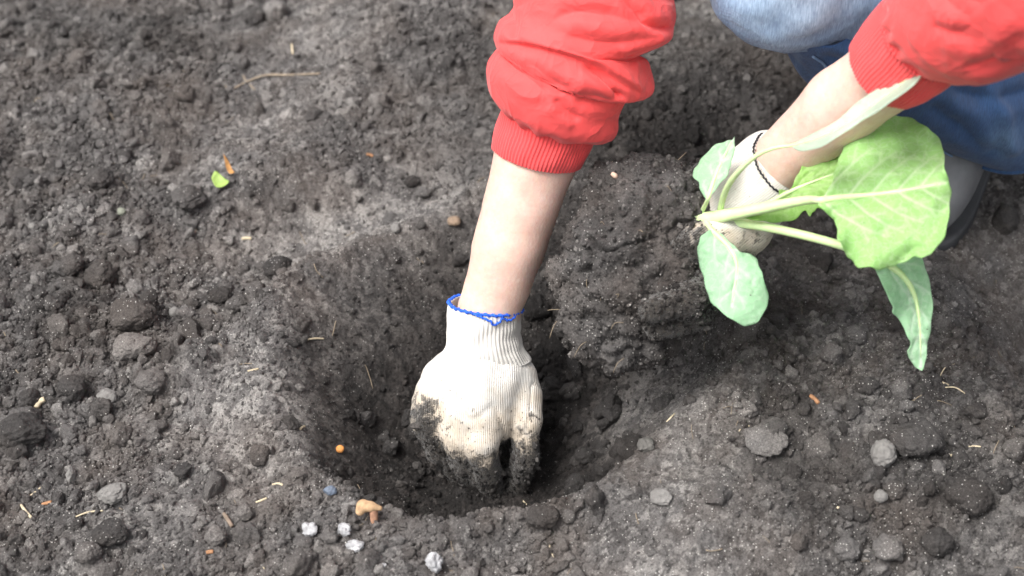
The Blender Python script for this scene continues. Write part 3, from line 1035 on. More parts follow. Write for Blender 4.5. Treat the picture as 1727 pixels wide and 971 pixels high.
def leaf_mat(name, col, vein, back=0.5):
    m, n, b = new_mat(name)
    v = attr(n, 'vein')
    t = noise_node(n, 45, 4)
    c = ramp(n, t.outputs['Fac'], [(0.3, tuple(x * 0.86 for x in col)), (0.7, tuple(min(1, x * 1.12) for x in col))]).outputs[0]
    geo = N(n, "ShaderNodeNewGeometry").outputs['Position']
    vr = N(n, "ShaderNodeTexVoronoi", feature='DISTANCE_TO_EDGE'); vr.inputs['Scale'].default_value = 170
    wn = N(n, "ShaderNodeTexNoise"); wn.inputs['Scale'].default_value = 120
    n.links.new(geo, wn.inputs['Vector'])
    wmix = N(n, "ShaderNodeMix", data_type='VECTOR'); wmix.inputs[0].default_value = 0.012
    n.links.new(geo, wmix.inputs[4]); n.links.new(wn.outputs['Color'], wmix.inputs[5])
    n.links.new(wmix.outputs[1], vr.inputs['Vector'])
    net = ramp(n, vr.outputs['Distance'], [(0.0, (1, 1, 1)), (0.10, (0, 0, 0))]).outputs[0]
    c = mixc(n, math_(n, 'MULTIPLY', net, 0.30), c, vein)
    c = mixc(n, v, c, vein)
    sp_ = N(n, "ShaderNodeTexNoise"); sp_.inputs['Scale'].default_value = 330; sp_.inputs['Detail'].default_value = 2
    n.links.new(geo, sp_.inputs['Vector'])
    c = mixc(n, ramp(n, sp_.outputs['Fac'], [(0.745, (0, 0, 0)), (0.775, (0.8, 0.8, 0.8))]).outputs[0], c, (0.10, 0.085, 0.06))
    n.links.new(c, b.inputs['Base Color'])
    b.inputs['Roughness'].default_value = 0.5
    b.inputs['Specular IOR Level'].default_value = 0.35
    tr = N(n, "ShaderNodeBsdfTranslucent")
    n.links.new(c, tr.inputs['Color'])
    ms = N(n, "ShaderNodeMixShader")
    ms.inputs[0].default_value = back
    n.links.new(b.outputs[0], ms.inputs[1])
    n.links.new(tr.outputs[0], ms.inputs[2])
    n.links.new(ms.outputs[0], n.nodes["Material Output"].inputs['Surface'])
    t2 = noise_node(n, 260, 3)
    p = bump(n, b, t2.outputs['Fac'], 0.0004, 0.5)
    bump(n, b, net, 0.0004, 0.6, p)
    return m
L_YEL = leaf_mat("young leaf green", (0.46, 0.74, 0.29), (0.80, 0.91, 0.66))
L_BLU = leaf_mat("waxy leaf green", (0.47, 0.74, 0.48), (0.76, 0.88, 0.74))
L_PAL = leaf_mat("pale waxy leaf", (0.62, 0.74, 0.62), (0.68, 0.78, 0.66))
L_GRN = leaf_mat("bright leaf green", (0.36, 0.62, 0.16), (0.60, 0.76, 0.38))
L_STM = plain("leaf stalk", (0.58, 0.74, 0.38), 0.45, 0.12, 90, 0.0003, 0.4, sss=0.2)

def leaf(outline, rib, depth, mat, label, petiole, rp=(0.0024, 0.0006), veins=6, vang=48, cup=0.0, wave=0.0015, sp=2.8, flip=1, grow=1.0, stalk_mat=None, vlen=0.8):
    """outline, rib and petiole as seen; depth(px,py) gives each point its real distance; edge waves, cupping and raised veins added"""
    O = np.array(outline, float)
    O = catmull(np.concatenate([O, O[:1]]), len(O) * 6)[:-1]
    ar = np.array(rib, float)
    R = catmull(ar, 30)
    # slightly scalloped rim
    s = np.arange(len(O))
    cen = O.mean(0)
    O = O + (O - cen) / np.hypot(*(O - cen).T)[:, None] * (0.9 * np.sin(s * 0.9) + 0.8 * np.sin(s * 0.37 + 1))[:, None]
    lo, hi = O.min(0), O.max(0)
    gx, gy = np.meshgrid(np.arange(lo[0], hi[0], sp), np.arange(lo[1], hi[1], sp * 0.87), indexing='ij')
    gx = gx + (np.arange(gx.shape[1]) % 2)[None] * sp / 2
    P = np.stack([gx.ravel(), gy.ravel()], 1)
    # inside test
    ins = np.zeros(len(P), bool)
    for k in range(len(O)):
        a, b = O[k], O[(k + 1) % len(O)]
        c = ((a[1] > P[:, 1]) != (b[1] > P[:, 1]))
        xx = (b[0] - a[0]) * (P[:, 1] - a[1]) / (b[1] - a[1] if b[1] != a[1] else 1e-9) + a[0]
        ins ^= c & (P[:, 0] < xx)
    de = np.min([seg_dist(P, O[k], O[(k + 1) % len(O)])[0] for k in range(len(O))], 0)
    P = P[ins & (de > sp * 0.45)]
    allp = np.concatenate([O, P])
    ed = [(k, (k + 1) % len(O)) for k in range(len(O))]
    vv, ee, ff, _, _, _ = geometry.delaunay_2d_cdt([Vector(p) for p in allp], ed, [], 1, 1e-4)
    Q = np.array([v[:] for v in vv])
    F = np.array([f for f in ff if len(f) == 3])
    # veins
    dm = np.min([seg_dist(Q, R[k], R[k + 1])[0] for k in range(len(R) - 1)], 0)
    vein = np.exp(-(dm / 3.2) ** 2)
    tub = np.exp(-(dm / 7.0) ** 2)
    L = np.hypot(*(R[-1] - R[0]))
    wid = np.max([np.hypot(*(O - cen).T).max(), 1])
    latd = np.full(len(Q), 1e9)
    lat_lines = []
    for k in range(veins):
        f = 0.06 + 0.78 * k / max(veins - 1, 1)
        i = int(f * 28)
        t = R[i + 1] - R[i]
        t /= np.hypot(*t)
        for sgn in (-1, 1):
            a = math.radians(vang) * sgn
            p = R[i].copy()
            d = np.array([t[0] * math.cos(a) - t[1] * math.sin(a), t[0] * math.sin(a) + t[1] * math.cos(a)])
            ln = vlen * wid * (1 - 0.45 * f)
            pts = [p.copy()]
            for q in range(9):
                p = p + d * ln / 9
                rot = -sgn * math.radians(2.6) + 0.07 * math.sin(k * 5 + q * 1.7 + sgn)
                d = np.array([d[0] * math.cos(rot) - d[1] * math.sin(rot), d[0] * math.sin(rot) + d[1] * math.cos(rot)])
                pts.append(p.copy())
                if q in (3, 5, 7):                        # side branches
                    rr = sgn * math.radians(38 if q % 4 == 1 else -38)
                    d2 = np.array([d[0] * math.cos(rr) - d[1] * math.sin(rr), d[0] * math.sin(rr) + d[1] * math.cos(rr)])
                    lat_lines.append((p.copy(), p + d2 * ln * 0.22, 0.45))
            for q in range(9):
                lat_lines.append((pts[q], pts[q + 1], 1.0 - 0.06 * q))
    lat = np.zeros(len(Q)); latt = np.zeros(len(Q))
    for a, b, w in lat_lines:
        d, _ = seg_dist(Q, a, b)
        lat = np.maximum(lat, w * np.exp(-(d / 2.3) ** 2))
        latt = np.maximum(latt, w * np.exp(-(d / 4.0) ** 2))
    vein = np.clip(np.maximum(vein, 0.85 * lat), 0, 1)
    dq = np.array([depth(p[0], p[1]) for p in Q])
    edge = np.min([seg_dist(Q, O[k], O[(k + 1) % len(O)])[0] for k in range(len(O))], 0)
    er = np.exp(-edge / 14.0)
    dd = cup * (dm / max(dm.max(), 1)) ** 2
    dd = dd + wave * er * np.sin(Q[:, 0] * 0.075 + Q[:, 1] * 0.06) + wave * 0.7 * perlin(Q[:, 0] * 0.022, Q[:, 1] * 0.022, 12)
    dd = dd + flip * 0.0016 * np.maximum(tub, 0.75 * latt)                # veins lie in shallow grooves
    dd = dd - flip * 0.0014 * np.abs(perlin(Q[:, 0] * 0.05, Q[:, 1] * 0.05, 19))
    V = np.array([U(Q[i, 0], Q[i, 1], dq[i] + dd[i]) for i in range(len(Q))])
    nf = np.cross(V[F[:, 1]] - V[F[:, 0]], V[F[:, 2]] - V[F[:, 0]]).sum(0)
    if nf @ FW > 0:
        F = F[:, ::-1]
    o = put("leaf", V, F, mat, parent=seedling, attrs={'vein': vein})
    o["label"] = label
    sm = o.modifiers.new("thickness", 'SOLIDIFY')
    sm.thickness = 0.0007
    sm.offset = 0
    # stalk and midrib: one tapering rib, standing proud of the blade
    pet = [U(*p) for p in petiole]
    rb = []
    for k in range(0, 30, 3):
        i = int(np.argmin(np.hypot(Q[:, 0] - R[k][0], Q[:, 1] - R[k][1])))
        rb.append(U(R[k][0], R[k][1], dq[i] + dd[i] - 0.0004))
    path = np.concatenate([catmull(pet + [rb[0]], 6 * len(pet) + 4), catmull(rb, 30)[1:]]) if pet else catmull(rb, 30)
    npet = 6 * len(pet) + 4 if pet else 0
    k = np.arange(len(path))
    rad = np.where(k < npet, rp[0] + (rp[1] * 1.9 - rp[0]) * (k / max(npet, 1)) ** 1.2, rp[1] * 1.9 * (1 - (k - npet) / max(len(path) - npet, 1)) + 0.00025)
    for _ in range(6):
        path[1:-1] = 0.5 * path[1:-1] + 0.25 * (path[:-2] + path[2:])
    Vt, Ft = tube(path, rad, 10)
    put("stalk", Vt, Ft, stalk_mat or L_STM, parent=o)
    return o

def zc(pts, s=1.798, ox_=1120, oy_=100):
    return [(ox_ + a / s, oy_ + b / s) for a, b in pts]

# big round leaf nearest to the camera
leaf(zc([(468, 442), (490, 405), (508, 372), (522, 330), (534, 292), (556, 240), (590, 205), (622, 178), (640, 180), (652, 194), (672, 178), (700, 171), (750, 181), (790, 200),
         (822, 228), (846, 272), (851, 325), (862, 370), (869, 410), (864, 470), (850, 530), (820, 578), (790, 600), (760, 597), (720, 618), (690, 628), (650, 636), (620, 628),
         (592, 632), (570, 608), (548, 590), (540, 560), (526, 540), (522, 505), (505, 475)]),
     zc([(468, 428), (540, 418), (620, 412), (700, 402), (780, 388), (850, 375)]), lambda x, y: 1.105 - 0.00012 * (x - 1480) - 0.00022 * (y - 330),
     L_YEL, "largest round yellow-green leaf with branching veins", [(1172, 371, 1.188), (1230, 362, 1.168), (1300, 348, 1.148), (1360, 337, 1.128)],
     rp=(0.0050, 0.0012), veins=5, vang=46, cup=0.012, wave=0.006, vlen=0.92)
# bright leaf behind it
leaf(zc([(235, 478), (270, 462), (300, 440), (345, 415), (352, 395), (380, 398), (398, 365), (415, 330), (430, 285), (455, 266), (490, 275), (515, 292), (545, 285), (600, 330), (560, 420),
         (505, 460), (470, 452), (452, 462), (440, 475), (425, 458), (400, 482), (350, 494), (300, 492)]),
     zc([(250, 476), (330, 428), (400, 392), (460, 368), (530, 340)]), lambda x, y: 1.165 - 0.00010 * (x - 1300) - 0.00010 * (y - 330),
     L_GRN, "bright green leaf lying behind the largest leaf", [(1180, 371, 1.187), (1215, 368, 1.18)], rp=(0.003, 0.0011), veins=6, vang=30, cup=0.006, wave=0.003, vlen=0.7)
# long pale leaf seen nearly edge-on
leaf(zc([(378, 262), (430, 235), (520, 188), (600, 120), (680, 70), (740, 36), (774, 24), (783, 38), (765, 70), (700, 120), (620, 175), (540, 225), (480, 262), (420, 278)]),
     zc([(378, 263), (470, 238), (560, 190), (650, 125), (730, 65), (775, 34)]), lambda x, y: 1.095 - 0.00018 * (x - 1330) - 0.0004 * (y - (245 - (x - 1330) * 0.62)),
     L_PAL, "long narrow pale leaf pointing up to the red cuff", [(1214, 358, 1.180), (1222, 325, 1.155), (1240, 295, 1.13), (1275, 262, 1.11), (1310, 248, 1.098)], rp=(0.0024, 0.0005), veins=5, vang=22, cup=-0.004, wave=0.001, vlen=0.3)
# small leaf at the upper left
leaf(zc([(132, 424), (112, 402), (104, 375), (88, 350), (96, 328), (112, 303), (150, 265), (185, 248), (208, 242), (213, 238), (212, 290), (200, 325), (190, 350), (160, 390)]),
     zc([(133, 424), (150, 370), (170, 320), (190, 280), (208, 244)]), lambda x, y: 1.165 - 0.00020 * (x - 1200) - 0.00015 * (y - 290),
     L_BLU, "small spoon-shaped leaf at the upper left of the seedling", [(1178, 368, 1.188), (1186, 352, 1.18)], rp=(0.0018, 0.0007), veins=4, vang=42, cup=0.004, wave=0.002, vlen=0.5)
# oval leaf hanging in front of the root ball
leaf(zc([(145, 518), (118, 530), (105, 552), (103, 590), (113, 640), (126, 690), (142, 730), (172, 765), (220, 798), (258, 806), (292, 788), (312, 745), (314, 715), (300, 655), (285, 620), (268, 594),
         (235, 583), (205, 560), (172, 528)]),
     zc([(148, 522), (190, 560), (215, 600), (222, 640), (212, 700), (205, 750)]), lambda x, y: 1.150 - 0.0001 * (x - 1230) - 0.00012 * (y - 460),
     L_BLU, "oval blue-green leaf hanging below the stem", [(1188, 370, 1.183), (1196, 382, 1.168)], rp=(0.0020, 0.0009), veins=4, vang=52, cup=0.010, wave=0.002, vlen=0.62)
# long leaf hanging at the right
leaf(zc([(560, 560), (630, 620), (648, 655), (668, 695), (690, 742), (694, 768), (718, 795), (735, 835), (748, 862), (738, 885), (748, 915), (764, 934), (782, 940), (795, 905), (800, 850), (811, 790), (813, 715),
         (795, 645), (770, 590), (700, 545), (600, 530)]),
     zc([(545, 566), (640, 600), (715, 645), (755, 700), (772, 770), (778, 850), (778, 930)]), lambda x, y: 1.145 - 0.00010 * (x - 1500) + 0.00006 * (y - 430),
     L_BLU, "long blue-green leaf drooping at the right below the largest leaf", [(1190, 371, 1.19), (1240, 375, 1.178), (1300, 384, 1.168), (1370, 400, 1.158)], rp=(0.0034, 0.0016), veins=5, vang=34, cup=-0.008, wave=0.003, vlen=0.5)
# the stem itself, greenish brown at the soil
sv_, sf_ = tube(catmull([U(1150, 380, 1.205), U(1164, 375, 1.195), U(1180, 370, 1.187), U(1196, 368, 1.182)], 14), [0.0045 + 0.0004 * math.sin(k) for k in range(14)], 12)
put("stem", sv_, sf_, plain("stem skin", (0.42, 0.5, 0.2), 0.5, 0.35, 120, 0.0008), parent=seedling)

# root ball
def bl(px, py, d, r): return ('e', U(px, py, d), (r, r, r * 0.95), None)
def ball_prims():
    B = [(1090, 375, 1.215, .043), (1130, 350, 1.215, .032), (1055, 345, 1.22, .032), (1040, 420, 1.215, .038), (1110, 440, 1.21, .040), (1150, 400, 1.215, .030),
         (975, 478, 1.21, .019), (962, 465, 1.212, .012), (1010, 500, 1.21, .024), (1060, 500, 1.205, .034), (1000, 548, 1.215, .023), (1040, 570, 1.212, .022), (1075, 555, 1.21, .024),
         (1040, 592, 1.215, .0115), (1125, 300 + 15, 1.22, .016), (1085, 305, 1.222, .018), (1150, 480, 1.21, .022), (1165, 330, 1.22, .014)]
    return [bl(*b) for b in B]
bv, bf = sdf_mesh(ball_prims(), 0.0022, 0.006, 0.02)
bv = smooth_mesh(bv, bf, 2)
bn = vert_normals(bv, bf)
bd = 0.0095 * fbm3(bv * 38, 213, 3) + 0.0050 * bumps3(bv * 60 + 0.02 * fbm3(bv * 60, 8, 2)[:, None] * 40, 117) + 0.0024 * bumps3(bv * 190, 24) + 0.0034 * fbm3(bv * 260, 33, 3, 0.7)
crk = np.abs(fbm3(bv * 28 + 5, 51, 3))
bd = bd - 0.006 * np.exp(-(crk / 0.05) ** 2)
bv2 = bv + bn * (bd - 0.0005)[:, None]
btone = np.clip(0.45 + 0.5 * fbm3(bv * 55, 61, 3), 0, 1)
bmo = np.clip(0.42 + 0.40 * fbm3(bv * 25, 66, 3), 0, 1)
rb_o = put("root_ball", bv2, bf, SOIL, parent=seedling, attrs={'moist_shade': bmo, 'tone': btone})
rb_o["label"] = "lumpy black ball of soil round the seedling's roots"
# crumbs sticking to it and fine root hairs
NB = 4200
sel = rng.choice(len(bv2), NB, replace=False)
rs = 0.0007 * (1 - rng.random(NB) * 0.98) ** (-0.40)
cb = scatter_obj("clinging_crumbs", bv2[sel] - stem_base, np.minimum(rs, 0.004), rng.uniform(0, 6.28, (NB, 3)), rng.integers(0, 9, NB),
                 np.clip(rng.normal(0.45, 0.2, NB), 0, 1), rng.beta(2, 2, NB))
cb.parent = rb_o
cb["kind"] = "stuff"
hairs = []
for k in range(45):
    i = rng.integers(len(bv2))
    if bn[i] @ FW > 0.2: continue
    p = bv2[i]
    q = bn[i] * 0.6 + rng.normal(0, 0.7, 3)
    q /= np.linalg.norm(q)
    ln = rng.uniform(0.004, 0.013)
    hairs.append(tube(catmull([p, p + q * ln * 0.5 + rng.normal(0, .0012, 3), p + q * ln + np.array([0, 0, -ln * 0.4])], 7), 0.00022, 4))
hv, hf = merge(hairs)
hr = put("root_hairs", hv, hf, plain("root hair", (0.30, 0.24, 0.17), 0.8, 0.2, 90, 0), parent=rb_o)
hr["kind"] = "stuff"
sv2, sf2 = tube([U(1032, 292, 1.195), U(1037, 296, 1.194), U(1041, 300, 1.195)], [0.0014, 0.002, 0.0014], 7)
put("bark_bit", sv2, sf2, plain("pink bark", (0.5, 0.36, 0.28), 0.8, 0.2, 90, 0.0004), parent=rb_o)

# ------------------------------------------------------------------ the person
R_SH, R_EL, R_WR = np.array([.13, .17, .48]), U(1002, -40, 1.185), U(824, 530, 1.276)
L_SH, L_EL, L_WR = np.array([.43, .03, .54]), U(1718, -48, .992), U(1317, 274, 1.200)
NECK = np.array([.27, .12, .57]); PELV = np.array([.43, .36, .30])
HEAD = np.array([.20, .0, .70])
L_HIP, R_HIP = np.array([.48, .29, .29]), np.array([.34, .38, .29])
L_KN, R_KN = U(1326, -60, 1.180), np.array([.06, .46, .33])
L_AN, R_AN = U(1668, 175, 1.455), np.array([.34, .66, .09])

def body_prims():
    P = []
    P += chain([R_SH, R_EL, U(905, 262, 1.236), U(860, 410, 1.256), R_WR, U(815, 590, 1.285)], [.044, .035, .0310, .0280, .0238, .0225])
    P += chain([L_SH, L_EL, U(1510, 112, 1.098), U(1420, 178, 1.145), L_WR, U(1290, 298, 1.213)], [.044, .032, .0275, .0270, .0222, .0210])
    P += [('e', U(874, 492, 1.262), (.010, .010, .010), None), ('e', U(1296, 246, 1.186), (.009, .009, .009), None)]     # wrist bones
    P += chain([PELV, (PELV + NECK) / 2 + np.array([.03, .05, .05]), NECK], [.13, .135, .09])
    P += chain([L_SH, NECK, R_SH], [.055, .07, .055])
    P += chain([NECK, HEAD], [.055, .055])
    LK = L_KN + FW * .025 + np.array([.02, .02, 0])
    P += chain([L_HIP, LK], [.07, .040])
    P += chain([LK, L_AN + FW * .01], [.040, .030])
    P += chain([R_HIP, R_KN], [.078, .050])
    P += chain([R_KN, R_AN], [.050, .034])
    P += chain([L_HIP, PELV, R_HIP], [.10, .10, .10])
    fd = np.array([-.49, -.80, -.35]); fd /= np.linalg.norm(fd)
    P.append(('e', HEAD, (.078, .085, .108), None))
    P.append(('c', HEAD + fd * .02 + np.array([0, 0, -.06]), HEAD + fd * .055 + np.array([0, 0, -.075]), .05, .03))   # jaw
    P.append(('c', HEAD + fd * .075 + np.array([0, 0, .015]), HEAD + fd * .10 + np.array([0, 0, -.025]), .009, .013))  # nose
    sd_ = np.cross(fd, [0, 0, 1]); sd_ /= np.linalg.norm(sd_)
    for s in (-1, 1):
        P.append(('e', HEAD + sd_ * s * .08, (.014, .018, .030), None))    # ears
    return P
def skin_mat():
    m, n, b = new_mat("skin")
    t = noise_node(n, 28, 4)
    t2 = noise_node(n, 420, 3)
    c = ramp(n, t.outputs['Fac'], [(0.3, (0.62, 0.42, 0.34)), (0.7, (0.76, 0.555, 0.475))]).outputs[0]
    t4 = noise_node(n, 140, 5, 0.7)
    c = mixc(n, 0.5, c, ramp(n, t4.outputs['Fac'], [(0.35, (0.70, 0.42, 0.35)), (0.65, (0.76, 0.57, 0.48))]).outputs[0])
    fk = noise_node(n, 520, 2)
    c = mixc(n, ramp(n, fk.outputs['Fac'], [(0.70, (0, 0, 0)), (0.76, (0.35, 0.35, 0.35))]).outputs[0], c, (0.36, 0.20, 0.13))
    n.links.new(c, b.inputs['Base Color'])
    b.inputs['Roughness'].default_value = 0.5
    b.inputs['Specular IOR Level'].default_value = 0.35
    b.inputs['Subsurface Weight'].default_value = 0.35
    b.inputs['Subsurface Radius'].default_value = (0.008, 0.003, 0.0015)
    b.inputs['Subsurface Scale'].default_value = 1.0
    bump(n, b, t2.outputs['Fac'], 0.0008, 0.5)
    return m
SKIN = skin_mat()
pv, pf = sdf_mesh(body_prims(), 0.005, 0.005, 0.03)
pv = smooth_mesh(pv, pf, 6)
pn_ = vert_normals(pv, pf)
pv = pv + pn_ * (0.0012 * fbm3(pv * 35, 7, 3))[:, None]
person = put("person", pv, pf, SKIN)
tag(person, "squatting gardener in red jacket, blue jeans and knit gloves reaching into the hole", "person")
hm = sdf_mesh([('e', HEAD + np.array([.015, .03, .025]), (.092, .095, .112), None), ('c', HEAD + np.array([.03, .06, .0]), HEAD + np.array([.05, .1, -.05]), .045, .03)], 0.006, 0.02)
put("hair", hm[0], hm[1], plain("brown hair", (0.10, 0.06, 0.035), 0.5, 0.3, 120, 0.002), parent=person)

# ---- cloth
def cloth_mat(name, col, rough=0.6, weave=900, sheen=0.2, wv=0.12, crumple=0.0):
    m, n, b = new_mat(name)
    t = noise_node(n, 35, 3)
    c = ramp(n, t.outputs['Fac'], [(0.3, tuple(x * (1 - wv) for x in col)), (0.7, tuple(min(1, x * (1 + wv)) for x in col))]).outputs[0]
    n.links.new(c, b.inputs['Base Color'])
    b.inputs['Roughness'].default_value = rough
    b.inputs['Sheen Weight'].default_value = sheen
    b.inputs['Specular IOR Level'].default_value = 0.22
    t2 = noise_node(n, weave, 2)
    p = bump(n, b, t2.outputs['Fac'], 0.0003, 0.35)
    if crumple:
        t5 = noise_node(n, 22, 2, 0.5, dist=0.6)
        rg_ = math_(n, 'POWER', math_(n, 'SUBTRACT', 1.0, math_(n, 'MULTIPLY', math_(n, 'ABSOLUTE', math_(n, 'SUBTRACT', t5.outputs['Fac'], 0.5)), 2.0)), 5.0)
        p = bump(n, b, rg_, 0.006, crumple, p)
        t6 = noise_node(n, 60, 2, 0.5, dist=0.8)
        rg2 = math_(n, 'POWER', math_(n, 'SUBTRACT', 1.0, math_(n, 'MULTIPLY', math_(n, 'ABSOLUTE', math_(n, 'SUBTRACT', t6.outputs['Fac'], 0.5)), 2.0)), 6.0)
        bump(n, b, rg2, 0.0016, crumple * 0.8, p)
    return m
RED = cloth_mat("red jacket nylon", (0.80, 0.082, 0.082), 0.72, 1200, 0.15, 0.06, 0.28)
RIB = cloth_mat("red rib knit", (0.76, 0.075, 0.078), 0.85, 900, 0.3, 0.08)

def loft(rings, nl, nv, ax=None):
    """rings: (L point, R point, half depth). Returns (nl,nv,3) surface; theta 0 at R, turning towards the camera"""
    A = np.array([np.concatenate([r[0], r[1], [r[2]]]) for r in rings])
    A = catmull(A, nl)
    Lp, Rp, hd = A[:, :3], A[:, 3:6], A[:, 6]
    c, a = (Lp + Rp) / 2, (Rp - Lp) / 2
    t = np.gradient(c, axis=0) if ax is None else np.tile(ax, (nl, 1))
    t = t / np.maximum(np.linalg.norm(t, axis=1, keepdims=True), 1e-9)
    b = np.cross(a, t)
    b /= np.linalg.norm(b, axis=1, keepdims=True)
    b = b * np.where((b @ FW) > 0, -1, 1)[:, None]
    th = np.linspace(0, 2 * np.pi, nv, endpoint=False)
    V = c[:, None] + a[:, None] * np.cos(th)[None, :, None] + (b * hd[:, None])[:, None] * np.sin(th)[None, :, None]
    return V, th

def surf_put(name, V, mat, parent, thick=0.0, origin=None, attrs=None):
    nl, nv = V.shape[:2]
    uv = np.stack(np.meshgrid(np.linspace(0, 1, nl), np.linspace(0, 1, nv), indexing='ij'), -1).reshape(-1, 2)
    F = grid_faces(nl, nv)
    P = V.reshape(-1, 3)
    cen = V.mean(1)
    out = np.einsum('ijk,ijk->', grid_normals(V), V - cen[:, None])
    fn = np.cross(P[F[:, 1]] - P[F[:, 0]], P[F[:, 3]] - P[F[:, 0]])
    fc = P[F].mean(1) - np.repeat((cen[:-1] + cen[1:]) / 2, nv, 0)
    if (fn * fc).sum() < 0:
        F = F[:, ::-1]
    o = put(name, P, F, mat, parent=parent, uvs=uv, attrs=attrs)
    if thick:
        s = o.modifiers.new("thickness", 'SOLIDIFY')
        s.thickness = thick
        s.offset = -1
    return o

def outward(V):
    n = grid_normals(V)
    c = V.mean(1, keepdims=True)
    s = np.sign(((V - c) * n).sum(-1, keepdims=True).sum(axis=(0, 1), keepdims=True))
    return n * s

def proj(V):
    q = np.asarray(V) - CAM
    d = q @ FW
    return 863.5 + FPX * (q @ RT) / d, 485.5 - FPX * (q @ UPV) / d, d

def creases(V, lines, face=True):
    """fold a cloth surface along lines: valleys (kind v), overlapping folds (kind s: the cloth above the line hangs over) and soft ridges (kind r)"""
    n = outward(V)
    P = V.reshape(-1, 3)
    x, y, _ = proj(P)
    Q = np.stack([x, y], 1)
    out = np.zeros(len(P))
    for pts, A, w, kind in lines:
        C = catmull(np.array(pts, float), 6 * len(pts))
        best = np.full(len(Q), 1e9); sgn = np.zeros(len(Q)); tpos = np.zeros(len(Q))
        for k in range(len(C) - 1):
            d, t = seg_dist(Q, C[k], C[k + 1])
            ab = C[k + 1] - C[k]
            cr = ab[0] * (Q[:, 1] - C[k][1]) - ab[1] * (Q[:, 0] - C[k][0])
            up = d < best
            best = np.where(up, d, best)
            sgn = np.where(up, np.sign(cr), sgn)
            tpos = np.where(up, (k + t) / (len(C) - 1), tpos)
        fade_ = np.clip(np.minimum(tpos, 1 - tpos) * 5, 0, 1)
        fade_ = fade_ * fade_ * (3 - 2 * fade_)
        if kind == 'v':
            o = -A * np.exp(-(best / w) ** 1.5) + 0.45 * A * np.exp(-((best - 2.2 * w) / (1.6 * w)) ** 2)
        elif kind == 'r':
            o = A * np.exp(-(best / w) ** 2)
        else:
            sg = 1 / (1 + np.exp(np.clip(sgn * best / 1.6, -30, 30)))
            o = sg * A * np.exp(-best / (4.0 * w)) - (1 - sg) * A * np.exp(-best / (1.6 * w))
        out += o * fade_
    wt = np.clip((-(n.reshape(-1, 3) @ FW)) * 1.6 + 0.15, 0, 1)
    return V + n * (out * wt).reshape(V.shape[:2])[..., None]

def upsample(V, nu, nv):
    A = catmull(V.reshape(len(V), -1), nu).reshape(nu, V.shape[1], 3)
    B = np.concatenate([A[:, -2:], A, A[:, :3]], 1)
    m = V.shape[1]
    t = np.arange(nv) * m / nv
    i = t.astype(int); f = (t - i)[None, :, None]
    p0, p1, p2, p3 = B[:, i + 1], B[:, i + 2], B[:, i + 3], B[:, i + 4]
    return 0.5 * (2 * p1 + (-p0 + p2) * f + (2 * p0 - 5 * p1 + 4 * p2 - p3) * f ** 2 + (-p0 + 3 * p1 - 3 * p2 + p3) * f ** 3)

# jacket body
jt = sdf_mesh(chain([PELV + np.array([0.0, 0.02, .03]), (PELV + NECK) / 2 + np.array([.03, .05, .05]), NECK], [.165, .165, .11]) + chain([L_SH, NECK, R_SH], [.075, .09, .075])
              + chain([L_SH, L_SH * .5 + L_EL * .5], [.075, .068]) + chain([R_SH, R_SH * .5 + R_EL * .5], [.075, .068]), 0.01, 0.04)
jv = smooth_mesh(jt[0], jt[1], 3)
jv = jv + vert_normals(jv, jt[1]) * (0.010 * fbm3(jv * 14, 5, 3))[:, None]
jacket = put("jacket", jv, jt[1], RED, parent=person)

# right sleeve (the arm in the hole), puffed above the cuff
def PR(l, r, d, hd): return (U(*l, d), U(*r, d), hd)
rs_rings = [
 PR((862, 186), (985, 240), 1.224, .031), PR((848, 174), (1006, 242), 1.220, .036), PR((832, 156), (1034, 240), 1.216, .041), PR((823, 130), (1046, 222), 1.212, .044),
 PR((823, 104), (1046, 196), 1.209, .046), PR((834, 84), (1058, 172), 1.206, .0475), PR((846, 74), (1072, 160), 1.204, .0485),
 PR((836, 70), (1098, 164), 1.202, .050), PR((834, 56), (1108, 148), 1.199, .0515), PR((842, 38), (1100, 118), 1.197, .052), PR((860, 22), (1080, 92), 1.195, .0525), PR((869, 10), (1098, 84), 1.193, .0535),
 PR((870, -4), (1130, 72), 1.191, .0545), PR((870, -24), (1142, 44), 1.189, .056), PR((876, -54), (1143, 6), 1.188, .057), PR((892, -100), (1136, -56), 1.186, .058),
 (R_EL * .6 + R_SH * .4 + np.array([-.06, 0, .02]), R_EL * .6 + R_SH * .4 + np.array([.065, 0, .0]), .064), (R_SH + np.array([-.07, 0, 0]), R_SH + np.array([.07, 0, 0]), .07)]
axR = U(1000, 0, 1.19) - U(905, 262, 1.236); axR /= np.linalg.norm(axR)
V, th = loft(rs_rings, 300, 240, axR)
lon = np.linspace(0, 1, 300)[:, None] * len(rs_rings); tt = th[None]
P3 = V.reshape(-1, 3)
V = V + outward(V) * (0.0013 * np.sin(tt * 13 + 1.6 * np.sin(tt * 3)) * sstep(2.6, 0.8, lon) + (0.0042 * fbm3(P3 * 17 + 3, 91, 1) + 0.0007 * fbm3(P3 * 60, 95, 2)).reshape(300, 240))[..., None]
def zr(pts): return [(780 + a / 3.2375, b / 3.2375) for a, b in pts]
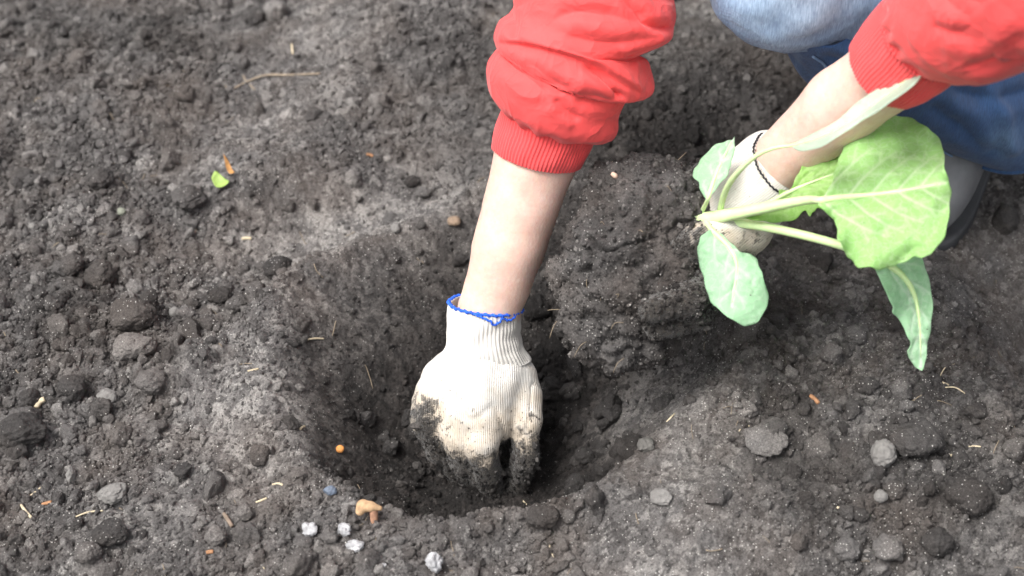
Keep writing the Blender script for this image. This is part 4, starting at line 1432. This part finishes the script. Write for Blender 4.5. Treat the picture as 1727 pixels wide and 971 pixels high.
V = creases(V, [
 (zr([(130, 222), (330, 238), (520, 278), (660, 322), (760, 375), (880, 450), (1020, 525)]), 0.0050, 6, 's'),
 (zr([(480, 118), (600, 66), (760, 78), (890, 105), (970, 135)]), 0.0032, 11, 'v'),
 (zr([(860, -20), (950, 60), (1000, 125), (1090, 150), (1190, 140)]), 0.0046, 8, 'v'),
 (zr([(520, 170), (690, 222), (850, 235), (1000, 212), (1140, 195)]), 0.0024, 12, 'v'),
 (zr([(880, 330), (950, 300), (1060, 272), (1180, 225)]), 0.0046, 7, 'v'),
 (zr([(210, 330), (290, 375), (390, 450), (470, 520)]), 0.0024, 10, 'v'),
 (zr([(340, 320), (440, 400), (540, 480), (620, 560)]), 0.0018, 11, 'v'),
 (zr([(600, 565), (720, 535), (820, 545), (910, 500)]), 0.0026, 10, 'v'),
 (zr([(660, 345), (760, 420), (830, 490), (890, 570)]), 0.0048, 7, 'v'),
 (zr([(500, 540), (560, 600), (640, 660)]), 0.0022, 7, 'v'),
 (zr([(255, 60), (292, 140), (290, 225)]), 0.0034, 8, 'v'),
])
surf_put("sleeve", V, RED, jacket, 0.0012)
# cuffs
def cuff(rings, nl, nrib, mat, parent, axv=None, name="cuff", amp=0.0004, nv=None, thick=0.0016):
    nv = nv or nrib * 6
    V, th = loft(rings, nl, nv, axv)
    n_ = outward(V)
    lv = np.linspace(0, 1, nl)[:, None]
    d = amp * np.cos(th[None] * nrib + 0.5 * np.sin(lv * 5 + th[None] * 3)) + 0.0009 * perlin(th[None] * 3 + 0 * lv, lv * 3 + 0 * th[None], 7)
    rd = V - V.mean(1, keepdims=True)
    V = V + rd / np.linalg.norm(rd, axis=-1, keepdims=True) * d[..., None]
    return surf_put(name, V, mat, parent, thick)
cuff([PR((830, 244), (979, 281), 1.236, .0345), PR((834, 222), (988, 268), 1.231, .0350), PR((842, 198), (998, 248), 1.226, .0345), PR((848, 178), (1004, 234), 1.222, .034), PR((856, 162), (1006, 222), 1.218, .032)],
     36, 76, RIB, jacket, axR)

# left sleeve (the arm holding the seedling)
axL = U(1640, 30, 1.03) - U(1500, 120, 1.10); axL /= np.linalg.norm(axL)
ls_rings = [PR((1518, -14), (1618, 118), 1.060, .031), PR((1520, -20), (1636, 130), 1.057, .036), PR((1530, -34), (1660, 132), 1.050, .042), PR((1538, -48), (1690, 130), 1.043, .046), PR((1560, -72), (1730, 116), 1.030, .049),
            PR((1590, -100), (1770, 92), 1.014, .050), PR((1630, -130), (1815, 62), .998, .052), PR((1670, -165), (1860, 20), .985, .053),
            (L_EL * .6 + L_SH * .4 + np.array([-.055, 0, .02]), L_EL * .6 + L_SH * .4 + np.array([.055, 0, -.01]), .06), (L_SH + np.array([-.06, .02, .02]), L_SH + np.array([.07, -.02, 0]), .07)]
V, th = loft(ls_rings, 240, 240, None)
lon = np.linspace(0, 1, 240)[:, None] * len(ls_rings); tt = th[None]
P3 = V.reshape(-1, 3)
V = V + outward(V) * (0.0014 * np.sin(tt * 14 + 1.5 * np.sin(tt * 3)) * sstep(2.4, 0.8, lon) + (0.0042 * fbm3(P3 * 17 + 9, 191, 1) + 0.0007 * fbm3(P3 * 60, 195, 2)).reshape(240, 240))[..., None]
def zl(pts): return [(1180 + a / 2.313, b / 2.313) for a, b in pts]
V = creases(V, [
 (zl([(1020, 270), (1120, 250), (1220, 190), (1290, 100)]), 0.0034, 11, 'v'),
 (zl([(1175, -20), (1212, 80), (1215, 200)]), 0.0030, 11, 'v'),
 (zl([(900, 100), (990, 130), (1080, 125)]), 0.0022, 10, 'v'),
 (zl([(900, -30), (1000, 10), (1110, 20)]), 0.0024, 12, 'v'),
])
surf_put("sleeve", V, RED, jacket, 0.0012)
cuff([PR((1441, 66), (1551, 170), 1.094, .0325), PR((1456, 42), (1572, 164), 1.086, .033), PR((1474, 20), (1594, 150), 1.078, .033), PR((1492, -2), (1614, 132), 1.068, .033), PR((1504, -14), (1622, 120), 1.062, .033), PR((1530, -42), (1650, 92), 1.045, .033)],
     36, 74, RIB, jacket, None)

# ---- gloves
def glove_mat(name, knit_amp=0.0002):
    m, n, b = new_mat(name)
    dirt, kn = attr(n, 'dirt'), attr(n, 'knit')
    co = N(n, "ShaderNodeNewGeometry").outputs['Position']
    def nz(s, d=4):
        t = N(n, "ShaderNodeTexNoise"); t.inputs['Scale'].default_value = s; t.inputs['Detail'].default_value = d; t.inputs['Roughness'].default_value = 0.65
        n.links.new(co, t.inputs['Vector']); return t.outputs['Fac']
    sn = math_(n, 'SINE', math_(n, 'MULTIPLY', kn, 6.283))
    base = mixc(n, math_(n, 'MULTIPLY', math_(n, 'ADD', math_(n, 'MULTIPLY', sn, 0.5), 0.5), 0.30), (0.69, 0.67, 0.63), (0.33, 0.30, 0.265))
    # brownish grime, then caked black soil
    g = math_(n, 'ADD', dirt, math_(n, 'MULTIPLY', math_(n, 'SUBTRACT', nz(70), 0.5), 0.7))
    stain = ramp(n, g, [(0.22, (0, 0, 0)), (0.52, (1, 1, 1))]).outputs[0]
    c = mixc(n, math_(n, 'MULTIPLY', stain, 0.70), base, (0.42, 0.33, 0.23))
    g2 = math_(n, 'ADD', dirt, math_(n, 'MULTIPLY', math_(n, 'SUBTRACT', nz(130, 6), 0.5), 1.1))
    g2 = math_(n, 'ADD', g2, math_(n, 'MULTIPLY', sn, 0.03))
    cake = ramp(n, g2, [(0.54, (0, 0, 0)), (0.72, (1, 1, 1))]).outputs[0]
    c = mixc(n, math_(n, 'MULTIPLY', cake, 0.96), c, ramp(n, nz(300), [(0.3, (0.012, 0.011, 0.0105)), (0.75, (0.040, 0.037, 0.035))]).outputs[0])
    spk = ramp(n, math_(n, 'ADD', nz(420, 2), math_(n, 'MULTIPLY', dirt, 0.16)), [(0.715, (0, 0, 0)), (0.76, (1, 1, 1))]).outputs[0]
    c = mixc(n, math_(n, 'MULTIPLY', spk, 0.85), c, (0.06, 0.05, 0.042))
    n.links.new(c, b.inputs['Base Color'])
    b.inputs['Roughness'].default_value = 0.95
    b.inputs['Specular IOR Level'].default_value = 0.15
    b.inputs['Sheen Weight'].default_value = 0.25
    p = bump(n, b, math_(n, 'MULTIPLY', sn, math_(n, 'SUBTRACT', 1.0, cake)), knit_amp, 0.7)
    p = bump(n, b, nz(900, 2), 0.0005, 0.6, p)
    bump(n, b, math_(n, 'MULTIPLY', cake, nz(260)), 0.005, 1.0, p)
    return m
GLOVE = glove_mat("grimy cotton knit")
BLUE = plain("blue overlock thread", (0.03, 0.13, 0.72), 0.7, 0.25, 400, 0.0006)
BLACKT = plain("black overlock thread", (0.03, 0.03, 0.035), 0.8, 0.3, 400, 0.0006)

def stitched_hem(path, r, mat, parent, name="hem"):
    """overlock edge: a cord with thread wound round it"""
    path = np.asarray(path)
    n = len(path)
    t = np.gradient(path, axis=0); t /= np.linalg.norm(t, axis=1, keepdims=True)
    ref = np.array([0.2, 0.3, 0.93])
    a = np.cross(t, ref); a /= np.linalg.norm(a, axis=1, keepdims=True)
    b = np.cross(t, a)
    s = np.concatenate([[0], np.cumsum(np.linalg.norm(np.diff(path, axis=0), axis=1))])
    ph = s / (r * 1.5) * 2 * np.pi * 0.4
    coil = path + r * 0.62 * (np.cos(ph)[:, None] * a + np.sin(ph)[:, None] * b)
    parts = [tube(path, r * 0.6, 6), tube(coil, r * 0.52, 6)]
    Vh, Fh = merge(parts)
    return put(name, Vh, Fh, mat, parent=parent)

# right glove: the hand grips soil in the hole, its back towards the camera
def fing(pts, rad): return chain([U(*p) for p in pts], rad)
rg = []
rg += fing([(818, 592, 1.284), (812, 640, 1.288), (806, 690, 1.288)], [.0265, .0340, .0325])
rg += fing([(757, 640, 1.290), (742, 680, 1.289)], [.0210, .0200])
rg += fing([(862, 640, 1.290), (872, 672, 1.289)], [.0215, .0195])
rg += fing([(735, 672, 1.290), (722, 706, 1.286), (742, 758, 1.296), (780, 812, 1.318)], [.0155, .0130, .0112, .0095])
rg += fing([(775, 690, 1.282), (772, 738, 1.276), (786, 785, 1.290), (808, 836, 1.318)], [.0165, .0128, .0115, .0100])
rg += fing([(814, 690, 1.280), (812, 745, 1.270), (820, 798, 1.286), (830, 850, 1.314)], [.0165, .0126, .0116, .0100])
rg += fing([(882, 668, 1.286), (889, 712, 1.281), (885, 772, 1.289), (864, 835, 1.314)], [.0150, .0110, .0106, .0098])
rg += fing([(850, 640, 1.312), (870, 710, 1.335), (862, 775, 1.345), (842, 815, 1.345)], [.0180, .0135, .0120, .0105])
gv, gfc = sdf_mesh(rg, 0.0016, 0.0040, 0.02)
gv = smooth_mesh(gv, gfc, 3)
gpx, gpy, gd = proj(gv)
gn = vert_normals(gv, gfc)
# loose knit: soft creases between the knuckles and towards the cuff
gv = gv + gn * (0.0022 * fbm3(gv * 42, 77, 3) - 0.0013 * np.exp(-(np.abs(fbm3(gv * np.array([30, 30, 14]) + 2, 79, 2)) / 0.06) ** 2) + 0.0011 * np.sin(gpx * 0.11 + 0.5 * np.sin(gpy * 0.03)) * sstep(700, 620, gpy))[:, None]
tipz = gv[:, 2]
dirt = 0.66 * sstep(-0.014, -0.046, tipz) + 0.06 + 0.40 * sstep(0.05, -0.01, tipz) + 0.30 * np.exp(-((gpx - 712) / 26) ** 2) * sstep(650, 700, gpy)
dirt = dirt + 0.5 * sstep(1.300, 1.318, gd) * sstep(690, 720, gpy)
glove = put("glove", gv, gfc, GLOVE, parent=person, attrs={'dirt': np.clip(dirt, 0, 1), 'knit': gpx / 3.0 + 1.3 * fbm3(gv * 20, 3, 2)})
glove["label"] = "white knit glove with blue hem, fingers black with soil"
def cake_soil(V, nr, dirt_, parent, count, seed, lo=0.6):
    r = np.random.default_rng(seed)
    w_ = np.clip(dirt_ - lo + 0.35 * fbm3(V * 90, seed, 2), 0, 1)
    pick = r.choice(len(V), count, replace=False, p=w_ / w_.sum())
    sc = np.minimum(0.0007 * (1 - r.random(count) * 0.98) ** (-0.45), 0.0042)
    q = scatter_obj("caked_soil", V[pick] + nr[pick] * (sc * 0.2)[:, None] - wloc(parent), sc, r.uniform(0, 6.28, (count, 3)), r.integers(0, 9, count),
                    np.clip(r.normal(0.75, 0.15, count), 0, 1), r.beta(2, 2, count))
    q.parent = parent
    q["kind"] = "stuff"
cake_soil(gv, gn, np.clip(dirt, 0, 1), glove, 1900, 5)
# ribbed cuff of the right glove
def rib_cuff(rings, nl, nrib, parent, axv, dirtv, amp=0.00035):
    nv = nrib * 6
    V, th = loft(rings, nl, nv, axv)
    n_ = outward(V)
    lv = np.linspace(0, 1, nl)[:, None]
    d = amp * np.cos(th[None] * nrib) + 0.0012 * perlin(th[None] * 2.2 + 0 * lv, lv * 4 + 0 * th[None], 17)
    V = V + n_ * d[..., None]
    return surf_put("cuff", V, GLOVE, parent, 0.0014, attrs={'dirt': np.full(nl * nv, dirtv), 'knit': np.tile(th * nrib / 6.283, nl)}), V
axg = U(818, 512, 1.276) - U(815, 600, 1.286); axg /= np.linalg.norm(axg)
cu, Vc = rib_cuff([PR((740, 606), (896, 606), 1.287, .0275), PR((752, 585), (884, 588), 1.284, .0285), PR((754, 560), (877, 566), 1.281, .0280), PR((755, 535), (878, 542), 1.278, .0280), PR((758, 508), (880, 521), 1.2755, .0285)],
                  40, 56, glove, axg, 0.06, 0.00035)
edge = Vc[-1]
stitched_hem(catmull(np.concatenate([edge[::6], edge[:1]]), 420), 0.0015, BLUE, cu)
# the loose lip of the hem that sags on the front of the cuff
lip = [(782, 514), (794, 520), (799, 530), (815, 535), (828, 543), (832, 549), (841, 544), (848, 538), (857, 540), (866, 536), (871, 525)]
lp = []
for a_, b_ in lip:
    k = np.argmin(np.hypot(proj(Vc.reshape(-1, 3))[0] - a_, proj(Vc.reshape(-1, 3))[1] - b_) + 4000 * np.maximum(0, proj(Vc.reshape(-1, 3))[2] - 1.275))
    lp.append(Vc.reshape(-1, 3)[k] - FW * 0.0018)
stitched_hem(catmull(lp, 160), 0.0011, BLUE, cu, "loose_thread")

# left glove: round the root ball
lg = []
lg += fing([(1296, 282, 1.213), (1268, 318, 1.212), (1240, 352, 1.212)], [.0270, .0315, .0320])
lg += fing([(1262, 350, 1.208), (1250, 385, 1.207)], [.0225, .0200])
lg += fing([(1228, 322, 1.218), (1212, 350, 1.220)], [.0230, .0220])
lg += fing([(1258, 385, 1.200), (1215, 402, 1.186), (1178, 412, 1.180), (1150, 424, 1.184)], [.0190, .0170, .0140, .0115])      # thumb over the ball
lg += fing([(1228, 300, 1.232), (1190, 300, 1.25), (1150, 310, 1.258)], [.0150, .0125, .011])
lg += fing([(1225, 345, 1.235), (1180, 360, 1.255), (1130, 385, 1.262)], [.0160, .013, .011])
lg += fing([(1240, 400, 1.213), (1215, 455, 1.195), (1165, 503, 1.174), (1100, 522, 1.168)], [.0170, .0135, .0125, .0108])    # finger under the ball
lg += fing([(1245, 405, 1.222), (1222, 470, 1.213), (1172, 530, 1.192), (1108, 550, 1.184)], [.0160, .0132, .0120, .0105])
lv_, lf_ = sdf_mesh(lg, 0.0018, 0.0045, 0.02)
lv_ = smooth_mesh(lv_, lf_, 3)
ln_ = vert_normals(lv_, lf_)
lpx, lpy, ld = proj(lv_)
lv_ = lv_ + ln_ * (0.0015 * fbm3(lv_ * 50, 78, 3))[:, None]
across = (lpx - 1300) * 0.59 + (lpy - 260) * 0.81
ldirt = 0.20 + 0.30 * sstep(1215, 1180, lpx) + 0.62 * sstep(418, 455, lpy) + 0.45 * sstep(1165, 1130, lpx) + 0.28 * sstep(375, 395, lpy) + 0.4 * sstep(1190, 1165, lpx) * sstep(390, 340, lpy)
glove_l = put("glove", lv_, lf_, GLOVE, parent=person, attrs={'dirt': np.clip(ldirt, 0, 1), 'knit': across / 3.6 + 1.0 * fbm3(lv_ * 22, 13, 2)})
glove_l["label"] = "white knit glove with black hem, fingers round the root ball"
cake_soil(lv_, ln_, np.clip(ldirt, 0, 1), glove_l, 2600, 6)
cl, Vl = rib_cuff([PR((1228, 270), (1310, 362), 1.216, .0280), PR((1250, 252), (1327, 346), 1.212, .0280), PR((1267, 240), (1341, 334), 1.206, .0285), PR((1284, 228), (1354, 322), 1.200, .0290)],
                  26, 38, glove_l, U(1340, 245, 1.19) - U(1290, 300, 1.215), 0.16, 0.0006)
stitched_hem(catmull(np.concatenate([Vl[-1][::6], Vl[-1][:1]]), 420), 0.00095, BLACKT, cl)

# ---- jeans
def denim_mat():
    m, n, b = new_mat("denim")
    fade_lit = attr(n, 'fade_lit')
    t = noise_node(n, 500, 3, 0.7)
    t3 = noise_node(n, 24, 4)
    tc = N(n, "ShaderNodeTexCoord")
    wv = N(n, "ShaderNodeTexWave", wave_type='BANDS', bands_direction='DIAGONAL')
    wv.inputs['Scale'].default_value = 380
    wv.inputs['Distortion'].default_value = 2.0
    n.links.new(tc.outputs['Object'], wv.inputs['Vector'])
    f = math_(n, 'ADD', fade_lit, math_(n, 'MULTIPLY', math_(n, 'SUBTRACT', t3.outputs['Fac'], 0.5), 0.35), clamp=True)
    c = ramp(n, f, [(0.0, (0.018, 0.048, 0.13)), (0.35, (0.038, 0.10, 0.25)), (0.75, (0.14, 0.25, 0.43)), (1.0, (0.33, 0.45, 0.60))]).outputs[0]
    mp = N(n, "ShaderNodeMapping"); mp.inputs['Scale'].default_value = (1500, 160, 160)
    n.links.new(tc.outputs['Object'], mp.inputs['Vector'])
    ts = N(n, "ShaderNodeTexNoise"); ts.inputs['Scale'].default_value = 1.0; ts.inputs['Detail'].default_value = 3
    n.links.new(mp.outputs[0], ts.inputs['Vector'])
    c = mixc(n, 1.0, c, ramp(n, ts.outputs['Fac'], [(0.3, (0.62, 0.65, 0.72)), (0.7, (1.35, 1.32, 1.25))]).outputs[0], 'MULTIPLY')
    c = mixc(n, math_(n, 'MULTIPLY', t.outputs['Fac'], 0.5), c, mixc(n, 0.4, c, (0.20, 0.27, 0.38)))
    n.links.new(c, b.inputs['Base Color'])
    b.inputs['Roughness'].default_value = 0.9
    b.inputs['Specular IOR Level'].default_value = 0.15
    b.inputs['Sheen Weight'].default_value = 0.15
    p = bump(n, b, wv.outputs['Fac'], 0.0003, 0.4)
    bump(n, b, t.outputs['Fac'], 0.0005, 0.5, p)
    return m
DENIM = denim_mat()
jp = chain([L_HIP, L_HIP * .5 + L_KN * .5 + np.array([0, 0, .01]), U(1450, -95, 1.20), U(1338, -66, 1.180)], [.105, .092, .070, .062])
jp += chain([R_HIP, R_KN], [.105, .066]) + chain([R_KN, R_AN + np.array([0, 0, .03])], [.064, .068]) + chain([L_HIP, PELV, R_HIP], [.125, .13, .125])
qv, qf = sdf_mesh(jp, 0.006, 0.02, 0.03)
qv = smooth_mesh(qv, qf, 4)
qn = vert_normals(qv, qf)
qv = qv + qn * (0.005 * fbm3(qv * 22, 41, 3) + 0.0035 * (1 - 2.2 * np.abs(fbm3(qv * np.array([30, 30, 50]), 47, 2))))[:, None]
kd = np.linalg.norm(qv - U(1340, -15, 1.12), axis=1)
jeans = put("jeans", qv, qf, DENIM, parent=person, attrs={'fade_lit': np.clip(0.25 + 0.75 * np.exp(-(kd / 0.12) ** 2), 0, 1)})
# lower trouser leg with hem
lr = [PR((1290, 40), (1440, -60), 1.205, .055), PR((1318, 70), (1490, -50), 1.225, .062), PR((1340, 95), (1560, -30), 1.25, .068), PR((1352, 128), (1630, -10), 1.28, .072), PR((1385, 145), (1690, 15), 1.315, .075),
      PR((1450, 165), (1732, 50), 1.35, .077), PR((1520, 185), (1748, 90), 1.385, .076), PR((1562, 200), (1752, 125), 1.412, .074), PR((1578, 208), (1752, 142), 1.424, .073)]
V, th = loft(lr, 120, 160, None)
P3 = V.reshape(-1, 3)
V = V + outward(V) * (0.005 * fbm3(P3 * 12 + 5, 63, 2)).reshape(120, 160)[..., None]
V = creases(V, [
 ([(1660, 140), (1690, 190), (1700, 230), (1712, 265)], 0.0055, 12, 'r'),
 ([(1560, 175), (1620, 215), (1660, 260)], 0.004, 12, 'v'),
 ([(1380, 95), (1440, 110), (1500, 105)], 0.004, 10, 'v'),
 ([(1600, 150), (1680, 165), (1740, 150)], 0.004, 12, 'v'),
 ([(1590, 250), (1640, 265), (1690, 250)], 0.003, 9, 'v'),
])
nrm = outward(V)
P3 = V.reshape(-1, 3)
lon = np.linspace(0, 1, 120)[:, None]; tt = th[None]
w = (0.0015 * fbm3(P3 * 30, 61, 3)).reshape(120, 160)
ppx, ppy, _ = proj(P3)
fade_lit = 0.27 + 0.40 * np.exp(-((ppx - 1700) / 40) ** 2 - ((ppy - 235) / 40) ** 2) + 0.25 * np.exp(-((ppx - 1345) / 8) ** 2)  # sunlit patch above the hem painted into the colour, plus pale seam edge
# doubled hem, a touch thicker
hemb = 0.0016 * sstep(0.965, 0.972, lon)
leg = surf_put("trouser_leg", V + nrm * (w + hemb)[..., None], DENIM, jeans, 0.0022, attrs={'fade_lit': np.clip(fade_lit, 0, 1)})
side = (V + nrm * (w + 0.0015)[..., None])[8:118, 62]
sv3, sf3 = tube(side, 0.0011, 6)
put("side_seam", sv3, sf3, DENIM, parent=leg, attrs={'fade_lit': np.full(len(sv3), 0.8)})

# ---- boots
RUBBER = plain("grey rubber", (0.21, 0.215, 0.225), 0.36, 0.2, 35, 0.0005, 0.5)
SOLE = plain("dark rubber sole", (0.045, 0.046, 0.05), 0.6, 0.25, 60, 0.0006, 0.4)
def boot(toe, heel, top, parent):
    ax = toe - heel; ax[2] = 0
    L = np.linalg.norm(ax); ax = ax / L
    sx = np.cross(ax, [0, 0, 1])
    z0 = toe[2]
    st = [(-0.014, .001, .045), (-0.012, .012, .05), (0.00, .028, .065), (0.06, .036, .10), (0.25, .038, .15), (0.42, .040, .148), (0.58, .043, .135), (0.75, .046, .098), (0.88, .043, .074), (0.96, .033, .055), (1.0, .014, .030)]
    V = []
    A = catmull(np.array(st), 50)
    nv = 48
    t = np.linspace(0, 2 * np.pi, nv, endpoint=False)
    for s, w_, h_ in A:
        c = heel + ax * s * L
        x = np.sign(np.cos(t)) * np.abs(np.cos(t)) ** 0.75 * w_
        z = (np.sign(np.sin(t)) * np.abs(np.sin(t)) ** 0.8 * 0.5 + 0.5) * h_
        V.append(np.array([0, 0, z0 - 0.005]) * 1.0 + np.stack([c[0] + sx[0] * x, c[1] + sx[1] * x, z], 1))
    V = np.array(V)
    b = surf_put("boot", V, RUBBER, parent)
    # closed ends
    shaft = []
    for f_, rr in ((0.0, .05), (0.35, .05), (0.7, .052), (1.0, .054)):
        c = (heel + ax * 0.28 * L + np.array([0, 0, .06])) * (1 - f_) + top * f_
        shaft.append(c[None] + rr * (np.cos(t)[:, None] * sx + np.sin(t)[:, None] * ax))
    surf_put("shaft", np.array(shaft), RUBBER, b)
    # sole with welt, following the outline a little wider
    So = []
    out = catmull(np.array([(s, w_ + 0.002) for s, w_, h_ in st[2:]]), 40)
    left = [heel + ax * (s * L * 1.02 - 0.002) + sx * w_ for s, w_ in out]
    right = [heel + ax * (s * L * 1.02 - 0.002) - sx * w_ for s, w_ in out[::-1]]
    ring = np.array(left + right); ring[:, 2] = 0
    cen = ring.mean(0)
    lay = []
    for zz, k in ((z0 - .02, 0.0), (z0 - .02, .97), (z0 - .016, 1.0), (z0 - .003, 1.0), (z0 - .001, .985), (z0, .95), (z0, 0.0)):
        r_ = cen + (ring - cen) * k
        r_[:, 2] = zz
        lay.append(r_)
    surf_put("sole", np.array(lay), SOLE, b)
    return b
tz = float(samp(HZ, *G(1575, 400)[:2]))
toe = ground0(1512, 400, tz + 0.010)
hd_ = np.array([.48, .877, 0.0])
boot(toe, toe + hd_ * 0.25, L_AN + np.array([0, 0.0, .04]), person)
toe2 = np.array([.20, .55, float(samp(HZ, .20, .55)) + .01])
boot(toe2, toe2 + np.array([.17, .18, 0]), R_AN + np.array([0, 0, .06]), person)
